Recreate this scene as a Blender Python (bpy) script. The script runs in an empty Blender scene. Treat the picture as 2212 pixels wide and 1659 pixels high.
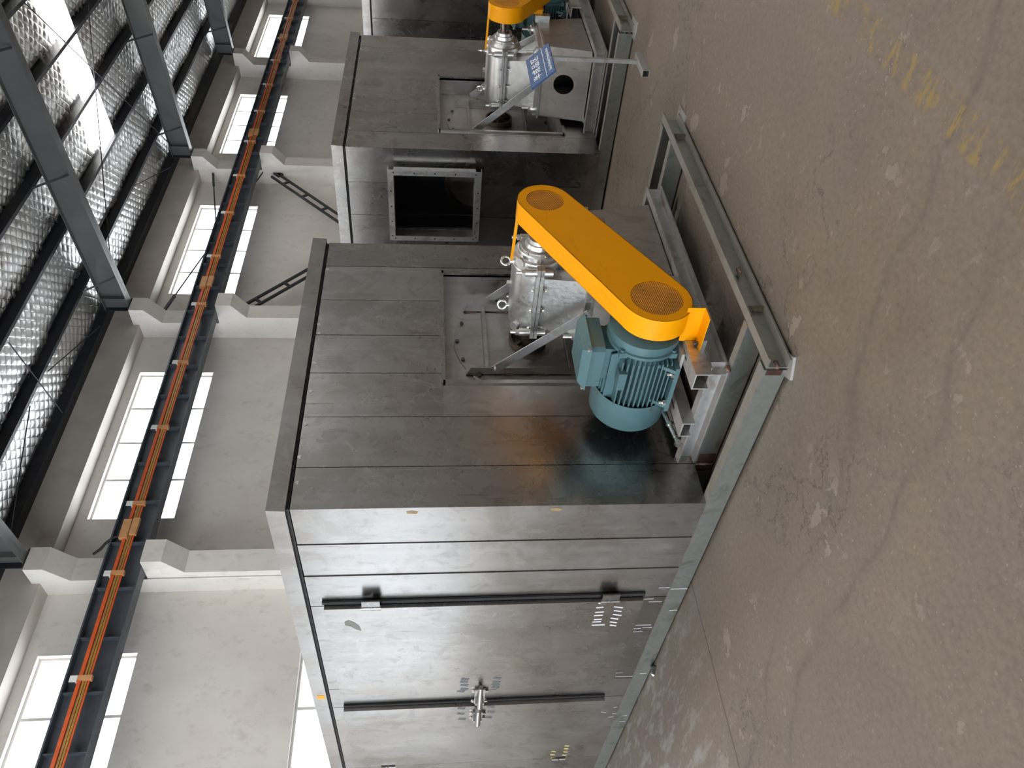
import bpy, math, random
import numpy as np
from mathutils import Vector, Matrix
random.seed(7)
rng = np.random.default_rng(7)
SC = bpy.context.scene
COL = SC.collection

# ------------------------------------------------------------------ camera
FPX = 1700.5
YAW, PITCH, ROLL = 0.0147 + math.pi / 4, -0.104, 0.0003
fw = Vector((math.cos(YAW) * math.cos(PITCH), math.sin(YAW) * math.cos(PITCH), math.sin(PITCH)))
rt = Vector((math.sin(YAW), -math.cos(YAW), 0))
up = rt.cross(fw)
r2 = rt * math.cos(ROLL) + up * math.sin(ROLL)
u2 = -rt * math.sin(ROLL) + up * math.cos(ROLL)
cam = bpy.data.cameras.new('camera')
cam.sensor_fit = 'HORIZONTAL'; cam.sensor_width = 36.0
cam.lens = FPX / 2212 * 36.0
cam.clip_end = 200
camo = bpy.data.objects.new('camera', cam); COL.objects.link(camo)
# the phone was held on its side: picture right is world down, picture top is the hall's right
M = Matrix(((-u2.x, r2.x, -fw.x, -2.2521), (-u2.y, r2.y, -fw.y, -3.1809), (-u2.z, r2.z, -fw.z, 1.5), (0, 0, 0, 1)))
camo.matrix_world = M
SC.camera = camo

# ------------------------------------------------------------------ world, light, exposure
W = bpy.data.worlds.new('daylight'); SC.world = W; W.use_nodes = True
W.node_tree.nodes['Background'].inputs[0].default_value = (0.86, 0.93, 1.0, 1)
W.node_tree.nodes['Background'].inputs[1].default_value = 8.5
SC.view_settings.view_transform = 'Standard'; SC.view_settings.look = 'None'
SC.view_settings.gamma = 1.0; SC.view_settings.use_curve_mapping = False
SC.view_settings.exposure = 0.22
SC.cycles.max_bounces = 6; SC.cycles.diffuse_bounces = 3; SC.cycles.glossy_bounces = 3; SC.cycles.transmission_bounces = 2; SC.cycles.transparent_max_bounces = 4
SC.cycles.use_adaptive_sampling = True; SC.cycles.adaptive_threshold = .06; SC.cycles.adaptive_min_samples = 12; SC.cycles.sample_clamp_indirect = 4.0
SC.cycles.caustics_reflective = False; SC.cycles.caustics_refractive = False
WINDOW_LIGHT = 5.0
LOW_WINDOW = 1.75
SKYLIGHT = 9.5
pl = bpy.data.lights.new('added_gate_portal', 'AREA'); pl.shape = 'RECTANGLE'; pl.size = 12.0; pl.size_y = 6.0  # portal for sky light through the added gate opening
pl.energy = 1.0; pl.cycles.is_portal = True
plo = bpy.data.objects.new('added_gate_portal', pl); COL.objects.link(plo)
plo.location = (-11.95, 0.5, 3.0); plo.rotation_euler = (math.pi / 2, 0, -math.pi / 2)

# ------------------------------------------------------------------ materials
def lin(r, g, b):
    f = lambda c: c / 12.92 if c <= .04045 else ((c + .055) / 1.055) ** 2.4
    return (f(r / 255), f(g / 255), f(b / 255), 1)

class NT:
    def __init__(s, name):
        s.m = bpy.data.materials.new(name); s.m.use_nodes = True
        s.t = s.m.node_tree; s.b = s.t.nodes['Principled BSDF']
    def n(s, typ, **k):
        x = s.t.nodes.new(typ)
        for a, v in k.items(): setattr(x, a, v)
        return x
    def l(s, a, b): s.t.links.new(a, b)
    def pos(s, obj=True):
        return s.n('ShaderNodeTexCoord').outputs['Object'] if obj else s.n('ShaderNodeNewGeometry').outputs['Position']
    def noise(s, scale, detail=4, rough=.55, vec=None, stretch=None, dist=0):
        v = vec if vec is not None else s.pos(False)
        if stretch:
            m = s.n('ShaderNodeMapping'); m.inputs['Scale'].default_value = stretch; s.l(v, m.inputs[0]); v = m.outputs[0]
        x = s.n('ShaderNodeTexNoise'); x.inputs['Scale'].default_value = scale; x.inputs['Detail'].default_value = detail
        x.inputs['Roughness'].default_value = rough; x.inputs['Distortion'].default_value = dist
        s.l(v, x.inputs['Vector']); return x.outputs['Fac']
    def ramp(s, fac, stops):
        x = s.n('ShaderNodeValToRGB'); e = x.color_ramp.elements
        while len(e) < len(stops): e.new(.5)
        for el, (p, c) in zip(e, stops):
            el.position = p; el.color = c if len(c) == 4 else (*c, 1)
        s.l(fac, x.inputs[0]); return x.outputs[0]
    def rampv(s, fac, stops): return s.ramp(fac, [(p, (v, v, v, 1)) for p, v in stops])
    def mix(s, fac, a, b, typ='MIX'):
        x = s.n('ShaderNodeMix', data_type='RGBA', blend_type=typ)
        for i, v in ((0, fac), (6, a), (7, b)):
            if hasattr(v, 'links'): s.l(v, x.inputs[i])
            elif i == 0: x.inputs[0].default_value = v
            else: x.inputs[i].default_value = tuple(v) if len(v) == 4 else (*v, 1)
        return x.outputs[2]
    def math(s, op, a, b=0.0, c=None):
        x = s.n('ShaderNodeMath', operation=op)
        for i, v in enumerate((a, b) if c is None else (a, b, c)):
            if hasattr(v, 'links'): s.l(v, x.inputs[i])
            else: x.inputs[i].default_value = v
        return x.outputs[0]
    def bump(s, h, strength, dist=.01, normal=None):
        x = s.n('ShaderNodeBump'); x.inputs['Strength'].default_value = strength; x.inputs['Distance'].default_value = dist
        s.l(h, x.inputs['Height'])
        if normal is not None: s.l(normal, x.inputs['Normal'])
        s.l(x.outputs[0], s.b.inputs['Normal']); return x.outputs[0]
    def set(s, color=None, rough=None, metal=None):
        for k, v in (('Base Color', color), ('Roughness', rough), ('Metallic', metal)):
            if v is None: continue
            if hasattr(v, 'links'): s.l(v, s.b.inputs[k])
            else: s.b.inputs[k].default_value = v
        return s.m

def plain(name, color, rough=.5, metal=0, var=.25, scale=9, bump=0):
    t = NT(name); f = t.noise(scale, 5)
    lo = tuple(c * (1 - var) for c in color[:3]) + (1,); hi = tuple(min(1, c * (1 + var)) for c in color[:3]) + (1,)
    c = t.ramp(f, [(.3, lo), (.7, hi)])
    r = t.rampv(t.noise(scale * 2.3, 3), [(.3, max(.02, rough - .07)), (.7, min(1, rough + .08))])
    if bump: t.bump(t.noise(scale * 8, 4), bump, .004)
    return t.set(c, r, metal)

def sheet_steel(name, base, rough, warm=.0):
    """bare cold rolled sheet: crisp wiped oil smears, brown handling stains, scratches, faint rolling streaks"""
    t = NT(name)
    rnd = t.n('ShaderNodeObjectInfo').outputs['Random']
    s1 = t.noise(2.2, 6, .6, dist=.5)
    s2 = t.noise(7.5, 8, .66, stretch=(1, 1, .75), dist=1.1)
    s3 = t.noise(19, 6, .68, stretch=(1, 1, .5), dist=.8)
    mp = t.n('ShaderNodeMapping'); mp.inputs['Rotation'].default_value = (.5, .5, .3); mp.inputs['Scale'].default_value = (1, 1, .05); t.l(t.pos(False), mp.inputs[0])
    scr = t.noise(34, 3, .5, vec=mp.outputs[0]); gate = t.noise(1.7, 4, .6)
    streak = t.noise(12, 5, .6, stretch=(1, 1, .05))
    speck = t.noise(140, 2, .5)
    cloud = t.noise(.8, 4, .55)
    b = base
    K = lambda k, w=0: (b[0] * k, b[1] * k * (1 - w * .5), b[2] * k * (1 - w), 1)
    c = t.ramp(s1, [(.40, K(.88, .06)), (.455, K(.93, .03)), (.475, K(1.0)), (.57, K(1.01)), (.60, K(1.06))])
    c = t.mix(t.rampv(s2, [(.40, .5), (.425, .22), (.45, .0)]), c, K(.74, .05))
    c = t.mix(t.rampv(s2, [(.565, .0), (.585, .28), (.63, .45)]), c, K(1.18))
    c = t.mix(t.rampv(s3, [(.36, .32), (.42, 0)]), c, K(.70, .06))
    c = t.mix(t.math('MULTIPLY', t.rampv(scr, [(.685, 0), (.70, .6)]), t.rampv(gate, [(.48, 0), (.58, 1)])), c, K(.45, .1))
    c = t.mix(t.math('MULTIPLY', t.rampv(scr, [(.28, .7), (.30, 0)]), t.rampv(gate, [(.42, 1), (.52, 0)])), c, K(1.5))
    c = t.mix(.14, c, t.ramp(streak, [(.3, K(.55)), (.7, K(1.4))]))
    c = t.mix(t.rampv(speck, [(.66, 0), (.72, .22)]), c, K(.5, .1))
    c = t.mix(1.0, c, t.ramp(cloud, [(.40, (1, 1, 1)), (.52, (1, .98, .96)), (.66, (.95, .89, .83))]), 'MULTIPLY')
    c = t.mix(1.0, c, t.ramp(rnd, [(0, (.88, .88, .88)), (1, (1.06, 1.06, 1.07))]), 'MULTIPLY')
    r = t.math('ADD', t.rampv(s1, [(.36, rough - .02), (.5, rough), (.64, rough + .03)]), t.math('MULTIPLY', rnd, .06))
    r = t.math('ADD', r, t.rampv(s2, [(.40, .025), (.44, 0), (.57, 0), (.60, .03)]))
    n1 = t.bump(t.noise(1.5, 2, .5, stretch=(1, 1, .4)), .07, .10)
    t.bump(streak, .025, .004, n1)
    return t.set(c, r, 1.0)

MAT = {}
MAT['sheet'] = sheet_steel('bare_sheet_steel', (.37, .36, .35), .25)
MAT['sheet_in'] = sheet_steel('recess_sheet_steel', (.49, .48, .465), .40)
def galvanized(name, col, r0, dust=.8):
    """rolled steel with zinc bloom; brown workshop dust settled on faces that look up"""
    t = NT(name)
    v = t.n('ShaderNodeTexVoronoi'); v.inputs['Scale'].default_value = 46; t.l(t.pos(False), v.inputs['Vector'])
    sp = t.ramp(v.outputs['Color'], [(0, tuple(c * .92 for c in col)), (1, tuple(c * 1.06 for c in col))])
    st = t.noise(5, 8, .65, dist=.8)
    c = t.mix(1.0, sp, t.ramp(st, [(.36, (.66, .62, .56)), (.46, (.95, .95, .93)), (.56, (1, 1, 1)), (.72, (1.12, 1.12, 1.1))]), 'MULTIPLY')
    nz = t.n('ShaderNodeSeparateXYZ'); t.l(t.n('ShaderNodeNewGeometry').outputs['True Normal'], nz.inputs[0])
    d = t.math('MULTIPLY', t.rampv(nz.outputs[2], [(.75, 0), (.92, 1)]), t.rampv(t.noise(9, 5, .6), [(.3, dust - .15), (.6, dust)]))
    c = t.mix(d, c, lin(112, 97, 84))
    t.bump(t.noise(60, 4), .05, .003)
    return t.set(c, t.mix(d, t.rampv(st, [(.3, r0 + .10), (.7, r0)]), (.7, .7, .7)), t.math('SUBTRACT', .95, d))
MAT['galv'] = galvanized('galvanized_channel_steel', (.40, .435, .42), .28)
MAT['bright'] = galvanized('bright_bare_channel_steel', (.60, .60, .60), .36, .68)
MAT['tint'] = plain('weld_heat_tint', lin(74, 52, 42), .45, .6, .4, 30)
MAT['hinge'] = plain('dull_hinge_steel', (.26, .25, .24, 1), .3, 1, .1, 30)
MAT['darkin'] = plain('unlit_duct_inside', lin(70, 74, 84), .35, .7, .2, 4)  # dark colour standing in for lack of light inside the duct
MAT['chalk'] = plain('white_scratch', lin(205, 208, 212), .6, .2, .1)
MAT['ychalk'] = plain('yellow_chalk', lin(214, 196, 120), .6, 0, .1)
MAT['smudge'] = plain('grinding_soot', lin(92, 92, 95), .55, .35, .2, 60)
MAT['tape'] = plain('tape_remnant', lin(104, 106, 98), .55, 0, .2, 40)
MAT['rust'] = plain('rust_spot', lin(140, 116, 76), .6, 0, .3, 60)
MAT['inlet'] = plain('lit_inlet_view', lin(226, 212, 196), .5, 0, .1, 5)  # pale colour paints the light seen through the inlet
MAT['liner'] = plain('grey_inner_liner', lin(120, 126, 138), .5, .2, .1, 5)
MAT['weld'] = plain('weld_bead', lin(120, 100, 88), .35, .8, .6, 120, .6)
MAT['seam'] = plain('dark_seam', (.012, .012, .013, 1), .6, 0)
MAT['silver'] = plain('silver_cast_paint', (.60, .595, .58, 1), .36, .9, .10, 20, .18)
MAT['zinc'] = plain('zinc_bolt', (.66, .66, .64, 1), .28, 1, .15, 40)
MAT['darkbolt'] = plain('dark_bolt', (.16, .15, .15, 1), .4, .9, .3, 40)
MAT['chrome'] = plain('polished_latch_steel', (.62, .62, .62, 1), .14, 1, .1, 30)
MAT['hub'] = plain('bare_cast_iron', lin(96, 84, 74), .42, .8, .35, 30, .4)
MAT['shaft'] = plain('oiled_shaft', lin(110, 95, 88), .25, 1, .2, 30)
MAT['teal'] = plain('teal_motor_enamel', lin(72, 102, 106), .36, 0, .08, 14, .06)
MAT['black'] = plain('black_void', (.006, .006, .007, 1), .8)
MAT['rubber'] = plain('black_rubber', (.02, .02, .02, 1), .6)
t = NT('yellow_guard_enamel'); f = t.noise(5, 6, .7, stretch=(.6, 3, 1), dist=2.0)
MAT['yellow'] = t.set(t.mix(t.rampv(f, [(.28, .30), (.42, .0)]), (.80, .315, .0, 1), (.34, .16, .01, 1)), .40, 0)
t.b.inputs['Specular IOR Level'].default_value = .2
MAT['mesh'] = plain('yellow_mesh_wire', (.80, .34, .04, 1), .5, .0)
MAT['guard_in'] = plain('guard_inside_shade', (.035, .006, .012, 1), .6)
MAT['plaster'] = None
t = NT('aged_white_plaster'); a = t.noise(.8, 6, .6); b_ = t.noise(7, 7, .65, stretch=(1, 1, .6))
c = t.ramp(a, [(.3, lin(212, 205, 197)), (.7, lin(230, 225, 217))])
c = t.mix(t.rampv(b_, [(.30, .35), (.45, 0)]), c, lin(176, 166, 156))
t.bump(t.noise(26, 6, .6), .12, .01)
MAT['plaster'] = t.set(c, .85, 0)
MAT['conc'] = plain('raw_concrete_beam', lin(196, 188, 178), .85, 0, .10, 2.2, .2)
MAT['winframe'] = plain('white_window_frame', lin(225, 222, 215), .5, 0, .03)
t = NT('daylit_window_glass'); t.b.inputs['Emission Color'].default_value = (.88, .94, 1, 1); t.b.inputs['Emission Strength'].default_value = WINDOW_LIGHT
MAT['pane'] = t.set((.8, .85, .9, 1), .1, 0)
t = NT('dimmed_daylit_glass'); t.b.inputs['Emission Color'].default_value = (.84, .92, 1, 1); t.b.inputs['Emission Strength'].default_value = LOW_WINDOW  # lower panes glow less only to soften their reflection in the cabinet
MAT['pane_low'] = t.set((.8, .85, .9, 1), .2, 0)
t = NT('daylit_roof_sheet'); t.b.inputs['Emission Color'].default_value = (1, .985, .96, 1); t.b.inputs['Emission Strength'].default_value = SKYLIGHT
MAT['skysheet'] = t.set((.85, .85, .8, 1), .4, 0)
MAT['purlin'] = plain('dark_purlin_paint', (.022, .024, .03, 1), .45, .2, .3)
MAT['crane'] = plain('navy_black_beam_paint', lin(78, 84, 92), .42, 0, .2, 5)
MAT['rafter'] = plain('blue_grey_rafter_paint', lin(90, 90, 89), .42, 0, .08, 3)
MAT['orange'] = plain('orange_rail', lin(214, 92, 34), .5, 0, .12)
MAT['ochre'] = plain('ochre_rail', lin(176, 128, 58), .45, .2, .15)
MAT['boxtan'] = plain('tan_rail_clip', lin(205, 150, 100), .55, 0, .1)
MAT['white'] = plain('white_enamel', lin(235, 235, 232), .5, 0, .03)
MAT['blue'] = plain('blue_sign_paint', lin(52, 86, 134), .4, 0, .06)
MAT['brace'] = plain('dark_brace_paint', (.03, .03, .035, 1), .45, .3, .3)
MAT['roofdeck'] = plain('roof_deck', (.30, .30, .30, 1), .6, .3)
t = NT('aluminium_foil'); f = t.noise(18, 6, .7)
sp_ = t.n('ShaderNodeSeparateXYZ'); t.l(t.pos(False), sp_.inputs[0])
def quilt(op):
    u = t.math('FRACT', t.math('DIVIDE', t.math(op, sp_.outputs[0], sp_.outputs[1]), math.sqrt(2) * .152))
    return t.math('MULTIPLY', t.math('ABSOLUTE', t.math('SUBTRACT', u, .5)), 2.0)      # 1 on the stitched crease
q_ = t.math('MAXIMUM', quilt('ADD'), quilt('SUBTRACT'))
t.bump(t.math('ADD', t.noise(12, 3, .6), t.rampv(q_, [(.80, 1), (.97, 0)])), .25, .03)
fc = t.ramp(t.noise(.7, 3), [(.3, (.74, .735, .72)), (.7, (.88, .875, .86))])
MAT['foil'] = t.set(t.mix(t.rampv(q_, [(.93, 0), (.97, .55)]), fc, (.22, .22, .21, 1)), t.rampv(f, [(.3, .30), (.7, .42)]), .95)  # stitched creases carry their shade as dark lines in the foil colour

def floor_material():
    t = NT('worn_painted_concrete'); P = t.pos(False)
    sep = t.n('ShaderNodeSeparateXYZ'); t.l(P, sep.inputs[0]); X, Y = sep.outputs[0], sep.outputs[1]
    big = t.noise(.55, 3, .6); mid = t.noise(2.6, 6, .66); fine = t.noise(38, 3, .7)
    c = t.ramp(big, [(.32, lin(106, 91, 77)), (.5, lin(114, 98, 83)), (.68, lin(98, 91, 78))])
    c = t.mix(.45, c, t.ramp(mid, [(.3, lin(84, 71, 60)), (.5, lin(108, 97, 85)), (.7, lin(122, 108, 93))]))
    c = t.mix(.30, c, t.ramp(fine, [(.3, lin(72, 63, 56)), (.6, lin(120, 109, 97))]))
    # worn through light chips with crisp edges, at three sizes
    sel = t.noise(.9, 2, .55)
    chips = t.noise(4.6, 6, .60, stretch=(1, .75, 1))
    m = t.math('MULTIPLY', t.rampv(chips, [(.615, 0), (.622, 1)]), t.rampv(sel, [(.46, 0), (.54, .75)]))
    rimd = t.math('MULTIPLY', t.rampv(chips, [(.603, 0), (.613, 1), (.616, 0)]), t.rampv(sel, [(.46, 0), (.54, .6)]))
    c = t.mix(rimd, c, lin(62, 54, 47)); c = t.mix(m, c, lin(138, 125, 113))
    small = t.noise(13, 4, .6, stretch=(1, .6, 1))
    m2 = t.math('MULTIPLY', t.rampv(small, [(.645, 0), (.655, .7)]), t.rampv(mid, [(.40, .15), (.56, 1)]))
    c = t.mix(m2, c, lin(134, 121, 109))
    tiny = t.noise(55, 1, .5); c = t.mix(t.math('MULTIPLY', t.rampv(tiny, [(.70, 0), (.72, .8)]), t.rampv(sel, [(.42, .3), (.58, 1)])), c, lin(146, 134, 122))
    c = t.mix(t.rampv(fine, [(.27, .75), (.30, 0)]), c, lin(56, 48, 42))
    crk = t.math('ABSOLUTE', t.math('SUBTRACT', t.noise(2.2, 6, .62), .5))
    mc = t.math('MULTIPLY', t.rampv(crk, [(.0, .75), (.004, .5), (.008, 0)]), t.rampv(big, [(.52, 0), (.58, 1)]))
    c = t.mix(mc, c, lin(60, 52, 46))
    # pale scraped streaks beside the cabinet's side
    sc_ = t.noise(11, 5, .7, stretch=(1, .3, 1))
    zone = t.rampv(t.math('MULTIPLY_ADD', Y, .25, .05), [(.18, 0), (.45, 1)])
    c = t.mix(t.math('MULTIPLY', t.rampv(sc_, [(.50, 0), (.58, .55), (.68, .95)]), zone), c, lin(146, 141, 136))
    # cart tracks wandering along the aisle
    wob = sel
    for k, (ax, ay, cc) in enumerate(((.86, .5, .66), (.9, .42, .95))):
        d = t.math('ADD', t.math('MULTIPLY', X, ax), t.math('MULTIPLY', Y, ay * .35))
        d = t.math('ADD', d, t.math('MULTIPLY', t.math('SUBTRACT', wob, .5), .8))
        d = t.math('ABSOLUTE', t.math('ADD', d, cc))
        mm = t.math('MULTIPLY', t.rampv(d, [(.0, .55), (.02, .18), (.045, 0)]), t.rampv(mid, [(.4, .1), (.6, 1)]))
        c = t.mix(mm, c, lin(74, 65, 57))
    # worn yellow lane line
    yl = t.math('ABSOLUTE', t.math('ADD', Y, 2.19))
    wear = t.noise(9, 4, .7, stretch=(2.0, .6, 1))
    my = t.math('MULTIPLY', t.rampv(yl, [(.045, 1), (.06, 0)]), t.rampv(wear, [(.52, 0), (.58, .85)]))
    c = t.mix(my, c, lin(132, 109, 58))
    edge = t.rampv(t.math('ABSOLUTE', t.math('SUBTRACT', yl, .075)), [(.0, .30), (.02, 0)])
    c = t.mix(edge, c, lin(116, 108, 96))
    # saw-cut joint
    jy = t.math('ABSOLUTE', t.math('SUBTRACT', t.math('ADD', Y, t.math('MULTIPLY', t.math('SUBTRACT', mid, .5), .03)), .775))
    mj = t.rampv(jy, [(.0, 1), (.0035, .9), (.008, 0)])
    c = t.mix(t.math('MULTIPLY', mj, .85), c, lin(40, 35, 32))
    t.bump(t.noise(30, 2, .6), .20, .006)
    r = t.rampv(mid, [(.3, .46), (.7, .66)])
    return t.set(c, r, 0)
MAT['floor'] = floor_material()

# ------------------------------------------------------------------ mesh helpers
class MB:
    def __init__(s): s.v = []; s.f = []
    def add(s, vs, fs):
        o = len(s.v); s.v += [tuple(p) for p in vs]; s.f += [tuple(i + o for i in q) for q in fs]; return s
    def box(s, x0, x1, y0, y1, z0, z1):
        x0, x1 = min(x0, x1), max(x0, x1); y0, y1 = min(y0, y1), max(y0, y1); z0, z1 = min(z0, z1), max(z0, z1)
        return s.add([(x0, y0, z0), (x1, y0, z0), (x1, y1, z0), (x0, y1, z0), (x0, y0, z1), (x1, y0, z1), (x1, y1, z1), (x0, y1, z1)],
                     [(0, 3, 2, 1), (4, 5, 6, 7), (0, 1, 5, 4), (1, 2, 6, 5), (2, 3, 7, 6), (3, 0, 4, 7)])
    def hexa(s, P):   # 8 points like box order
        return s.add(P, [(0, 3, 2, 1), (4, 5, 6, 7), (0, 1, 5, 4), (1, 2, 6, 5), (2, 3, 7, 6), (3, 0, 4, 7)])
    def prism(s, pts, axis, a0, a1):
        n = len(pts); area = sum(pts[i][0] * pts[(i + 1) % n][1] - pts[(i + 1) % n][0] * pts[i][1] for i in range(n))
        if area < 0: pts = pts[::-1]
        if axis == 'x': mk = lambda p, a: (a, p[0], p[1])
        elif axis == 'y': mk = lambda p, a: (p[0], a, p[1])
        else: mk = lambda p, a: (p[0], p[1], a)
        if a0 > a1: a0, a1 = a1, a0
        vs = [mk(p, a0) for p in pts] + [mk(p, a1) for p in pts]
        fl = axis == 'y'
        fs = [tuple(range(n))[::-1], tuple(range(n, 2 * n))] + [(i, (i + 1) % n, n + (i + 1) % n, n + i) for i in range(n)]
        if fl: fs = [q[::-1] for q in fs]
        return s.add(vs, fs)
    def frame(s, p, q):
        p, q = Vector(p), Vector(q); d = (q - p).normalized()
        a = Vector((0, 0, 1)) if abs(d.z) < .9 else Vector((1, 0, 0))
        e1 = d.cross(a).normalized(); e2 = d.cross(e1); return p, q, e1, e2
    def cyl(s, p, q, r, n=20, r2=None, cap=True):
        p, q, e1, e2 = s.frame(p, q); r2 = r if r2 is None else r2
        vs = []
        for c, rr in ((p, r), (q, r2)):
            for i in range(n):
                a = 2 * math.pi * i / n; vs.append(c + e1 * rr * math.cos(a) + e2 * rr * math.sin(a))
        fs = [(i, (i + 1) % n, n + (i + 1) % n, n + i) for i in range(n)]
        if cap: fs += [tuple(range(n))[::-1], tuple(range(n, 2 * n))]
        return s.add(vs, fs)
    def lathe(s, p, q, prof, n=32):
        """prof: list of (t along p->q in metres, radius)"""
        p, q, e1, e2 = s.frame(p, q); d = (q - p).normalized(); vs = []
        for tt, r in prof:
            for i in range(n):
                a = 2 * math.pi * i / n; vs.append(p + d * tt + (e1 * math.cos(a) + e2 * math.sin(a)) * max(r, 1e-4))
        fs = []
        for k in range(len(prof) - 1):
            for i in range(n):
                j = (i + 1) % n; fs.append((k * n + i, k * n + j, (k + 1) * n + j, (k + 1) * n + i))
        fs += [tuple(range(n))[::-1], tuple(range((len(prof) - 1) * n, len(prof) * n))]
        return s.add(vs, fs)
    def ring(s, p, q, ro, ri, n=32):
        return s.lathe_open(p, q, [(0, ri), (0, ro), ((Vector(q) - Vector(p)).length, ro), ((Vector(q) - Vector(p)).length, ri)], n)
    def lathe_open(s, p, q, prof, n=32):
        p, q, e1, e2 = s.frame(p, q); d = (q - p).normalized(); vs = []; m = len(prof)
        for tt, r in prof:
            for i in range(n):
                a = 2 * math.pi * i / n; vs.append(p + d * tt + (e1 * math.cos(a) + e2 * math.sin(a)) * r)
        fs = []
        for k in range(m):
            kk = (k + 1) % m
            for i in range(n):
                j = (i + 1) % n; fs.append((k * n + i, k * n + j, kk * n + j, kk * n + i))
        return s.add(vs, fs)
    def torus(s, c, axis, R, r, n=20, m=8):
        c = Vector(c); ax = Vector(axis).normalized(); _, _, e1, e2 = s.frame(c, c + ax); vs = []; fs = []
        for i in range(n):
            a = 2 * math.pi * i / n; d = e1 * math.cos(a) + e2 * math.sin(a)
            for j in range(m):
                b = 2 * math.pi * j / m; vs.append(c + d * (R + r * math.cos(b)) + ax * r * math.sin(b))
        for i in range(n):
            for j in range(m):
                fs.append((i * m + j, ((i + 1) % n) * m + j, ((i + 1) % n) * m + (j + 1) % m, i * m + (j + 1) % m))
        return s.add(vs, fs)
    def bar(s, p, q, w, h, upv=(0, 0, 1)):
        """rectangular bar from p to q: w across, h along upv"""
        p, q = Vector(p), Vector(q); d = (q - p).normalized(); u = Vector(upv); a = d.cross(u).normalized(); u = a.cross(d).normalized()
        P = []
        for c in (p, q):
            P += [c - a * w / 2 - u * h / 2, c + a * w / 2 - u * h / 2, c + a * w / 2 + u * h / 2, c - a * w / 2 + u * h / 2]
        return s.add(P, [(0, 1, 2, 3)[::-1], (4, 5, 6, 7), (0, 1, 5, 4), (1, 2, 6, 5), (2, 3, 7, 6), (3, 0, 4, 7)])
    def channel(s, axis, a0, a1, web, flange_to, z0, z1, tw=.005, tf=.008):
        """C section running along axis; web plane coordinate and the coordinate the flanges reach"""
        sg = 1 if flange_to > web else -1
        pts = [(web, z0), (flange_to, z0), (flange_to, z0 + tf), (web + sg * tw, z0 + tf * 1.3), (web + sg * tw, z1 - tf * 1.3), (flange_to, z1 - tf), (flange_to, z1), (web, z1)]
        if axis == 'y': return s.prism(pts, 'y', a0, a1)
        return s.prism(pts, 'x', a0, a1)
    def hexbolt(s, c, axis, r, h, stud=0):
        c = Vector(c); ax = Vector(axis).normalized()
        s.cyl(c, c + ax * h, r, 6)
        if stud: s.cyl(c + ax * h, c + ax * (h + stud), r * .55, 8)
        return s
    def build(s, name, mat, parent=None, smooth=None, xf=None):
        vs, fs = s.v, s.f
        if xf: vs, fs = xf(vs, fs)
        me = bpy.data.meshes.new(name); me.from_pydata(vs, [], fs); me.update()
        if smooth:
            me.shade_smooth(); me.set_sharp_from_angle(angle=math.radians(smooth))
        me.materials.append(MAT[mat] if isinstance(mat, str) else mat)
        o = bpy.data.objects.new(name, me); COL.objects.link(o)
        if parent: o.parent = parent
        return o

def mirror_fix(me): pass
def tag(o, label=None, cat=None, group=None, kind=None):
    for k, v in (('label', label), ('category', cat), ('group', group), ('kind', kind)):
        if v: o[k] = v
    return o
def thing(name, label, cat, loc=(0, 0, 0), group=None):
    o = bpy.data.objects.new(name, None); COL.objects.link(o); o.location = loc; o.empty_display_size = .1
    return tag(o, label, cat, group)
def shareto(src, parent, loc, name=None):
    o = src.copy(); COL.objects.link(o); o.parent = parent; o.location = loc; return o
def struct(o): o['kind'] = 'structure'; return o

def text_mesh(name, body, size, mat, parent, matrix, bold=0.0, xscale=1.0, space=1.0):
    c = bpy.data.curves.new(name, 'FONT'); c.body = body; c.size = size; c.align_x = 'CENTER'; c.align_y = 'CENTER'; c.offset = bold; c.extrude = .0004; c.space_character = space
    tmp = bpy.data.objects.new('tmp_text', c); COL.objects.link(tmp); bpy.context.view_layer.update()
    me = bpy.data.meshes.new_from_object(tmp.evaluated_get(bpy.context.evaluated_depsgraph_get()))
    bpy.data.objects.remove(tmp)
    for v in me.vertices: v.co.x *= xscale
    me.transform(matrix); me.materials.clear(); me.materials.append(MAT[mat]); me.name = name
    o = bpy.data.objects.new(name, me); COL.objects.link(o); o.parent = parent; return o

# ================================================================== THE HALL
XL, XR, YB, YF = -12.0, 36.0, 8.36, -16.4
TH = .30
COLX = [-7.6, -1.6, 4.388, 10.303, 16.269, 22.388, 28.4, 34.3]
b = MB(); b.box(XL - TH, XR + TH, YF - TH, YB + TH, -.25, 0)
tag(struct(b.build('floor', 'floor')), 'worn brown painted concrete floor with chipped patches', 'floor')

# wall with windows
bays = []
for i in range(-1, len(COLX)):
    a = COLX[i] + .39 if i >= 0 else XL; z = COLX[i + 1] if i + 1 < len(COLX) else XR
    c = (a + z) / 2
    if z - a > 4: bays.append(c)
WIN = {4.388: None}
wx = [(c - 1.74, c + 1.74) for c in bays]
over = {1: None}
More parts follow.
